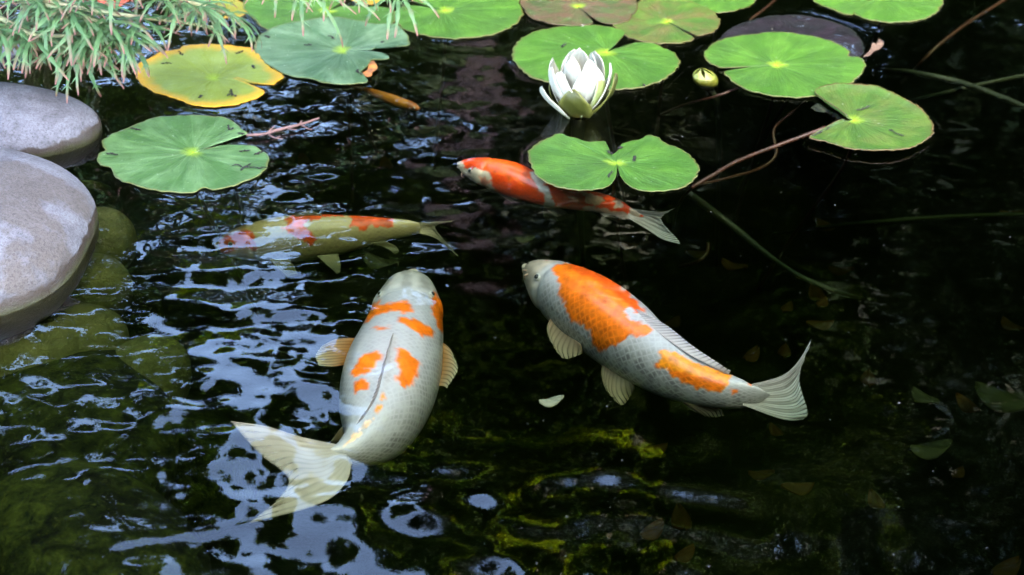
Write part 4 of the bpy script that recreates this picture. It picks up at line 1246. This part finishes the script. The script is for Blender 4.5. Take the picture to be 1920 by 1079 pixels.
def lace_mesh(seed):
    """a drooping leaf of narrow toothed fingers, stalk at the origin"""
    r = np.random.default_rng(seed)
    V, Fc, UV = [], [], []
    nl = 7
    for k in range(nl):
        az = (k - (nl - 1) / 2) * R(26) + r.normal() * 0.12
        L = (0.125 - 0.011 * abs(k - 3)) * r.uniform(0.75, 1.15)
        droop = r.uniform(0.5, 1.3)
        n = 9
        w0 = 0.0027
        b0 = len(V)
        c = np.array([0.0, 0.0, 0.0]); el = R(15) + r.normal() * 0.15
        pts = []
        for i in range(n):
            pts.append(c.copy())
            d = np.array([cos(az) * cos(el), sin(az) * cos(el), sin(el)])
            c = c + d * L / (n - 1)
            el -= droop * 1.35 / (n - 1) * (0.6 + i * 0.12)
            az += r.normal() * 0.05
        pts = np.array(pts)
        tan = np.array([-sin(az), cos(az), 0])
        for i in range(n):
            t = i / (n - 1)
            w = w0 * (0.45 + 0.9 * sin(pi * min(1, t * 1.05)) ** 0.8) * (1.25 if i % 2 else 0.8)
            for s in (-1, 0, 1):
                V.append(pts[i] + tan * s * w + np.array([0, 0, -0.0012 if s else 0.0])); UV.append((0.5 + s / 2, t))
        for i in range(n - 1):
            for s in (0, 1):
                a = b0 + i * 3 + s
                Fc.append((a, a + 1, a + 4, a + 3))
        # side teeth
        for i in (2, 4, 6):
            for s in (-1, 1):
                if r.uniform() < 0.35:
                    continue
                q = pts[i]; dd = (pts[min(i + 1, n - 1)] - pts[i]); dd /= np.linalg.norm(dd) + 1e-9
                e = q + (dd * 0.7 + tan * s * 0.75) * r.uniform(0.010, 0.020) + np.array([0, 0, -0.003])
                k0 = len(V)
                V += [q - dd * 0.0022, q + dd * 0.0022, e]
                UV += [(0.5, 0.4), (0.5, 0.4), (0.5, 0.93)]
                Fc.append((k0, k0 + 1, k0 + 2))
    me = bpy.data.meshes.new('leaf')
    me.from_pydata([tuple(map(float, v)) for v in V], [], Fc)
    me.polygons.foreach_set('use_smooth', np.ones(len(me.polygons), dtype=bool))
    me.materials.append(M_LACE)
    set_uv(me, np.array(UV))
    me.update()
    return me


lace = [lace_mesh(100 + i) for i in range(8)]
branches = [
    [(-60, 20, 0.16), (0, 35, 0.15), (55, 64, 0.14), (110, 68, 0.135), (190, 62, 0.13)],
    [(-40, -60, 0.2), (60, -10, 0.19), (150, 15, 0.18), (240, 30, 0.16), (330, 40, 0.13), (400, 52, 0.10)],
    [(60, -70, 0.24), (200, -30, 0.22), (320, -5, 0.18), (420, 25, 0.13), (455, 50, 0.10)],
    [(300, -80, 0.24), (450, -50, 0.2), (560, -28, 0.17), (680, -26, 0.14), (745, -14, 0.12)],
    [(0, -30, 0.19), (90, 10, 0.18), (180, 40, 0.16), (240, 60, 0.13)],
    [(-40, 60, 0.13), (0, 50, 0.13), (20, 48, 0.12)],
]
for b in branches:
    v, f = tube([P(*p) for p in b], [0.0048, 0.004, 0.0024], 7, 30)
    link('branch', v, f, M_LACE_STEM, shrub)
    st_ = P(*b[0]); q1 = P(*b[1])
    rt_ = np.array([-1.02, 3.22, 0.06])
    v, f = tube([rt_, rt_ * 0.6 + st_ * 0.4 + np.array([0, 0, 0.10]), st_ + (st_ - q1) * 0.3 + np.array([0, 0, 0.01]), st_ + (q1 - st_) * 0.08], [0.009, 0.007, 0.005, 0.0046], 8, 24)
    link('branch', v, f, M_LACE_STEM, shrub)
nodes = []
for b in branches:
    q = resample(b, 60)
    for i in range(5, 60, 6):
        nodes.append(q[i])
for i in range(22):
    x = rng.uniform(-10, 470); y = rng.uniform(-50, 60 - 0.02 * x)
    nodes.append((x, y, rng.uniform(0.08, 0.17)))
for x, y, z in [(65, 62, 0.13), (150, 75, 0.12), (168, 68, 0.13), (200, 78, 0.115), (20, 45, 0.13), (60, 70, 0.12), (120, 66, 0.13), (215, 70, 0.12), (250, 62, 0.12), (290, 66, 0.11)]:
    nodes.append((x, y, z))
nodes = [q for q in nodes if not (q[0] > 270 and q[1] > 42 - 0.07 * (q[0] - 270)) and not (q[0] < 120 and q[1] > 66)]
for i, (x, y, z) in enumerate(nodes):
    o = bpy.data.objects.new('leaf', lace[i % len(lace)])
    COL.objects.link(o)
    o.location = tuple(map(float, P(x, y, z)))
    dx = (x - 200) / 300
    az = -pi / 2 + 0.75 * max(-1, min(1.3, dx)) + rng.normal() * 0.55
    o.rotation_euler = (rng.normal() * 0.2, rng.normal() * 0.2 + (0.45 if i >= len(nodes) - 10 else 0.15), az)
    s = rng.uniform(0.6, 0.95)
    o.scale = (s, s, s)
    o.parent = shrub
    o.matrix_parent_inverse = shrub.matrix_world.inverted()

# wet dark rock and a rusty fallen leaf on the bank
boulder('bank_rock', 'small wet dark grey rock at the bank below the shrub', P(8, 92, 0.0), (0.035, 0.03, 0.03), 61, mat_simple('wet_rock', (0.07, 0.07, 0.085), (0.16, 0.16, 0.18), 40, 0.25), amp=0.12, sub=3)
sunk_leaf('rusty red fallen leaf lying on the bank behind the shrub', 217, 4, 0.06, 0.06, 0.3, mat_simple('rust_leaf', (0.32, 0.05, 0.015), (0.2, 0.03, 0.01), 30, 0.6), group='fallen leaves on the bank')

# ------------------------------------------------------------------ trees the pond mirrors, plus unseen ones added to block light
def leaf_cloud(seed, clumps, count, size):
    """leaf faces scattered through a set of clumps (centre, radii)"""
    r = np.random.default_rng(seed)
    vol = np.array([c[1][0] * c[1][1] * c[1][2] for c in clumps]) ** 0.8
    pick = r.choice(len(clumps), count, p=vol / vol.sum())
    d = r.normal(size=(count, 3)); d /= np.linalg.norm(d, axis=1)[:, None]
    rad = r.uniform(0, 1, count) ** 0.42
    C = np.array([c[0] for c in clumps])[pick]; S = np.array([c[1] for c in clumps])[pick]
    p = C + d * rad[:, None] * S
    a = r.normal(size=(count, 3)) + np.array([0, 0, -0.4]); a /= np.linalg.norm(a, axis=1)[:, None]
    b = np.cross(a, r.normal(size=(count, 3))); b /= np.linalg.norm(b, axis=1)[:, None]
    L = size * r.uniform(0.6, 1.3, count)[:, None]
    cup = np.cross(a, b) * L * 0.12
    V = np.stack([p - a * L * 0.5, p + b * L * 0.27 + cup, p + a * L * 0.5, p - b * L * 0.27 + cup], 1).reshape(-1, 3)
    Q = np.arange(count * 4).reshape(-1, 4)
    return V, Q


def cloud_obj(name, V, Q, mat, parent):
    me = bpy.data.meshes.new(name)
    me.vertices.add(len(V)); me.vertices.foreach_set('co', V.astype(np.float32).ravel())
    me.loops.add(Q.size); me.loops.foreach_set('vertex_index', Q.ravel().astype(np.int32))
    me.polygons.add(len(Q)); me.polygons.foreach_set('loop_start', (np.arange(len(Q)) * 4).astype(np.int32))
    me.update(calc_edges=True)
    me.materials.append(mat)
    o = bpy.data.objects.new(name, me)
    COL.objects.link(o)
    o.parent = parent
    o.matrix_parent_inverse = parent.matrix_world.inverted()
    return o


def tree(label, base, trunk, clumps, count, size, mat, bark, seed, limbs=6, group='trees standing round the pond', extra=()):
    root = tag(empty('tree', base), label, 'tree', group)
    v, f = tube(trunk[0], trunk[1], 14, 40, 0.05)
    link('trunk', v, f, bark, root)
    r = np.random.default_rng(seed)
    for i in range(limbs):
        c = clumps[r.integers(len(clumps))][0]
        t = trunk[0][-2] if i % 2 else trunk[0][-1]
        m_ = (np.array(t) + np.array(c)) / 2 + r.normal(size=3) * 0.15
        v, f = tube([t, m_, c], [trunk[1][-1] * 0.7, trunk[1][-1] * 0.4, 0.012], 8, 16)
        link('limb', v, f, bark, root)
    V, Q = leaf_cloud(seed, clumps, count, size)
    cloud_obj('crown', V, Q, mat, root)
    for (cl, n_, sz, mt) in extra:
        V, Q = leaf_cloud(seed + 5, cl, n_, sz)
        cloud_obj('crown', V, Q, mt, root)
    return root


M_BARK = mat_simple('bark_dark', (0.06, 0.045, 0.035), (0.12, 0.09, 0.07), 12, 0.9, 1.0, 0.03)
M_BARK_PINK = mat_simple('bark_mauve', (0.20, 0.13, 0.125), (0.36, 0.24, 0.23), 9, 0.8, 0.6, 0.02)
M_DARKLEAF = mat_leaf('dark_evergreen_leaf', (0.020, 0.042, 0.012), (0.045, 0.075, 0.018), None, 0.15)
M_GREENLEAF = mat_leaf('green_tree_leaf', (0.07, 0.13, 0.012), (0.15, 0.23, 0.02), None, 0.45)
M_LIME_SUNLIT = mat_leaf('lime_sunlit_leaf', (0.50, 0.66, 0.010), (0.62, 0.76, 0.02), None, 0.65)  # bright leaf copy: full sunlight put into the colour
M_GREEN_SUNLIT = mat_leaf('green_sunlit_leaf', (0.22, 0.36, 0.02), (0.36, 0.52, 0.03), None, 0.6)  # lighter green leaf copy, its sunlit look put into the colour
M_CREAM = mat_leaf('cream_leaf', (0.55, 0.50, 0.34), (0.65, 0.60, 0.42), None, 0.3)


def clump_set(seed, c, r, n, rr):
    g = np.random.default_rng(seed)
    out = []
    for i in range(n):
        d = g.normal(size=3); d /= np.linalg.norm(d)
        out.append((np.array(c) + d * np.array(r) * g.uniform(0.2, 0.95), np.array([rr, rr, rr * 0.75]) * g.uniform(0.7, 1.25)))
    return out


tree('green leafy tree on the far bank beside the mauve barked tree', (-3.3, 6.2, 0.1), ([(-3.3, 6.2, 0), (-3.25, 6.2, 1.5), (-3.3, 6.1, 3.2), (-3.2, 6.2, 4.5)], [0.20, 0.15, 0.10]),
     clump_set(81, (-3.0, 6.0, 4.0), (1.45, 1.0, 3.2), 46, 0.62), 30000, 0.13, M_GREENLEAF, M_BARK, 81, extra=[(clump_set(94, (-1.52, 5.6, 3.9), (0.20, 0.3, 1.9), 20, 0.26), 6500, 0.10, M_GREENLEAF), (clump_set(78, (-1.72, 5.5, 1.7), (0.2, 0.3, 0.7), 10, 0.26), 2600, 0.09, M_GREENLEAF),
            (clump_set(95, (-1.18, 5.2, 1.75), (0.16, 0.15, 0.32), 9, 0.10), 520, 0.08, M_LIME_SUNLIT), (clump_set(79, (-1.22, 5.2, 2.8), (0.08, 0.15, 0.5), 7, 0.08), 260, 0.06, M_GREEN_SUNLIT)])
tree('mauve barked tree leaning over the far bank', (-0.10, 5.6, 0.1), ([(-0.10, 5.6, 0), (-0.12, 5.55, 1.2), (-0.16, 5.45, 1.8), (-0.1, 5.5, 2.6), (0.2, 5.6, 4.0)], [0.07, 0.07, 0.11, 0.10, 0.06]),
     clump_set(82, (0.55, 5.8, 3.3), (1.35, 0.6, 0.9), 40, 0.45) + clump_set(96, (-0.55, 5.5, 3.0), (0.25, 0.3, 0.9), 14, 0.26) + clump_set(93, (0.0, 5.1, 2.55), (0.6, 0.25, 0.4), 12, 0.28), 28000, 0.12, M_GREENLEAF, M_BARK_PINK, 82,
     extra=[(clump_set(77, (-0.66, 5.4, 1.85), (0.16, 0.25, 0.30), 10, 0.20), 2600, 0.09, M_GREENLEAF), (clump_set(76, (-0.40, 5.4, 2.75), (0.16, 0.25, 0.5), 12, 0.20), 3600, 0.09, M_GREENLEAF), (clump_set(75, (-0.72, 5.1, 2.3), (0.05, 0.15, 0.4), 6, 0.07), 220, 0.06, M_GREEN_SUNLIT), (clump_set(90, (0.24, 4.3, 2.55), (0.08, 0.10, 0.24), 10, 0.11), 900, 0.11, M_LIME_SUNLIT), (clump_set(91, (0.43, 4.3, 2.68), (0.05, 0.08, 0.14), 6, 0.08), 320, 0.09, M_CREAM), (clump_set(89, (-0.12, 4.35, 2.45), (0.18, 0.12, 0.26), 12, 0.13), 1400, 0.11, M_GREEN_SUNLIT)])
for e_ in ((0.24, 4.3, 2.55), (0.43, 4.3, 2.68), (-0.12, 4.35, 2.45)):
    v, f = tube([(0.0, 5.5, 3.0), (e_[0] * 0.7, 4.9, e_[2] + 0.25), e_], [0.03, 0.018, 0.006], 8, 16)
    link('limb', v, f, M_BARK_PINK, bpy.data.objects['tree.001'])
tree('dense dark evergreen on the far bank behind the open water', (3.2, 6.4, 0.1), ([(3.2, 6.4, 0), (3.2, 6.4, 2), (3.1, 6.4, 4)], [0.2, 0.15, 0.08]),
     clump_set(83, (3.0, 6.2, 3.8), (1.7, 1.1, 3.4), 50, 0.7), 30000, 0.14, M_DARKLEAF, M_BARK, 83)
tree('tall dark evergreen rising behind the mauve barked tree', (1.4, 8.6, 0.1), ([(1.4, 8.6, 0), (1.4, 8.6, 3), (1.4, 8.6, 7)], [0.25, 0.2, 0.08]),
     clump_set(84, (1.2, 8.6, 5.0), (2.0, 1.0, 4.6), 64, 0.85), 38000, 0.17, M_DARKLEAF, M_BARK, 84)
tree('dark evergreen behind the green leafy tree', (-5.6, 8.2, 0.1), ([(-5.6, 8.2, 0), (-5.6, 8.2, 3), (-5.6, 8.2, 6)], [0.25, 0.2, 0.08]),
     clump_set(85, (-5.4, 8.2, 4.6), (2.0, 1.0, 4.2), 56, 0.85), 30000, 0.17, M_DARKLEAF, M_BARK, 85)
tree('dark evergreen standing off beyond the dense one', (6.4, 7.0, 0.1), ([(6.4, 7, 0), (6.4, 7, 3), (6.4, 7, 6)], [0.25, 0.2, 0.08]),
     clump_set(86, (6.0, 7.0, 4.4), (2.0, 1.2, 4.0), 56, 0.85), 30000, 0.17, M_DARKLEAF, M_BARK, 86)
tree('broad evergreen added beyond the boulders to screen the sky', (-5.4, 1.6, 0.1), ([(-5.4, 1.6, 0), (-5.4, 1.6, 2), (-5.4, 1.6, 4)], [0.25, 0.2, 0.08]),  # unseen tree, added to cut skylight from the boulder side
     clump_set(97, (-5.0, 1.6, 4.2), (1.7, 2.8, 3.6), 56, 0.9), 24000, 0.2, M_DARKLEAF, M_BARK, 97)
tree('broad evergreen added beyond the open water to screen the sky', (5.6, 1.8, 0.1), ([(5.6, 1.8, 0), (5.6, 1.8, 2), (5.6, 1.8, 5)], [0.25, 0.2, 0.08]),  # added out of view to cut skylight across the open water
     clump_set(98, (5.2, 1.8, 4.4), (1.8, 2.8, 3.8), 60, 0.95), 26000, 0.2, M_DARKLEAF, M_BARK, 98)
tree('broad evergreen added behind the viewer to screen the sky', (0.5, -4.2, 0.1), ([(0.5, -4.2, 0), (0.5, -4.2, 2), (0.5, -4.2, 5)], [0.25, 0.2, 0.08]),  # unseen tree added behind the camera to lower the skylight
     clump_set(99, (0.5, -4.0, 4.0), (3.6, 1.6, 3.4), 70, 0.9), 28000, 0.2, M_DARKLEAF, M_BARK, 99)
tree('tall spreading tree added to shade the pond from the sky overhead', (3.9, 4.6, 0.1), ([(3.9, 4.6, 0), (3.8, 4.5, 2.0), (3.2, 4.2, 4.2), (2.0, 3.6, 5.4)], [0.24, 0.2, 0.14, 0.1]),  # overhead canopy added out of view to dim the sky on the pond
     [c for c in clump_set(87, (0.2, 3.1, 5.7), (3.6, 2.0, 0.5), 70, 0.6) if math.hypot(c[0][0] - 0.95, c[0][1] - 2.5) > 1.35], 18000, 0.16, M_DARKLEAF, M_BARK, 87, limbs=14)  # opening left in the added canopy so sun reaches the bright leaf clumps
tree('tall loose tree added over the near bank to thin sun and sky', (4.4, -2.4, 0.1), ([(4.4, -2.4, 0), (4.2, -2.3, 2.4), (3.2, -1.8, 4.6), (1.6, -1.2, 5.8)], [0.24, 0.2, 0.14, 0.1]),  # unseen boughs added to thin the sun and the sky behind
     clump_set(80, (0.2, -0.9, 6.1), (4.0, 2.0, 0.5), 80, 0.6), 8500, 0.16, M_DARKLEAF, M_BARK, 80, limbs=14)
bs = tag(empty('shrub', (0.0, 4.9, 0.1)), 'rounded dark shrub added to hide the mauve trunk foot from the mirror', 'shrub')  # unseen shrub added to block the trunk foot's reflection
V, Q = leaf_cloud(92, clump_set(92, (-0.1, 4.9, 0.62), (0.75, 0.3, 0.42), 22, 0.26), 10000, 0.08)
cloud_obj('foliage', V, Q, M_DARKLEAF, bs)
hd = tag(empty('hedge', (0, 7.4, 0.1)), 'low dark clipped hedge along the far bank', 'hedge')
V, Q = leaf_cloud(88, [((x, 7.4 + 0.15 * sin(3 * x), z), (0.5, 0.45, 0.45)) for x in np.arange(-7, 7.1, 0.45) for z in (0.5, 1.1, 1.75, 2.5)], 48000, 0.12)
cloud_obj('foliage', V, Q, M_DARKLEAF, hd)
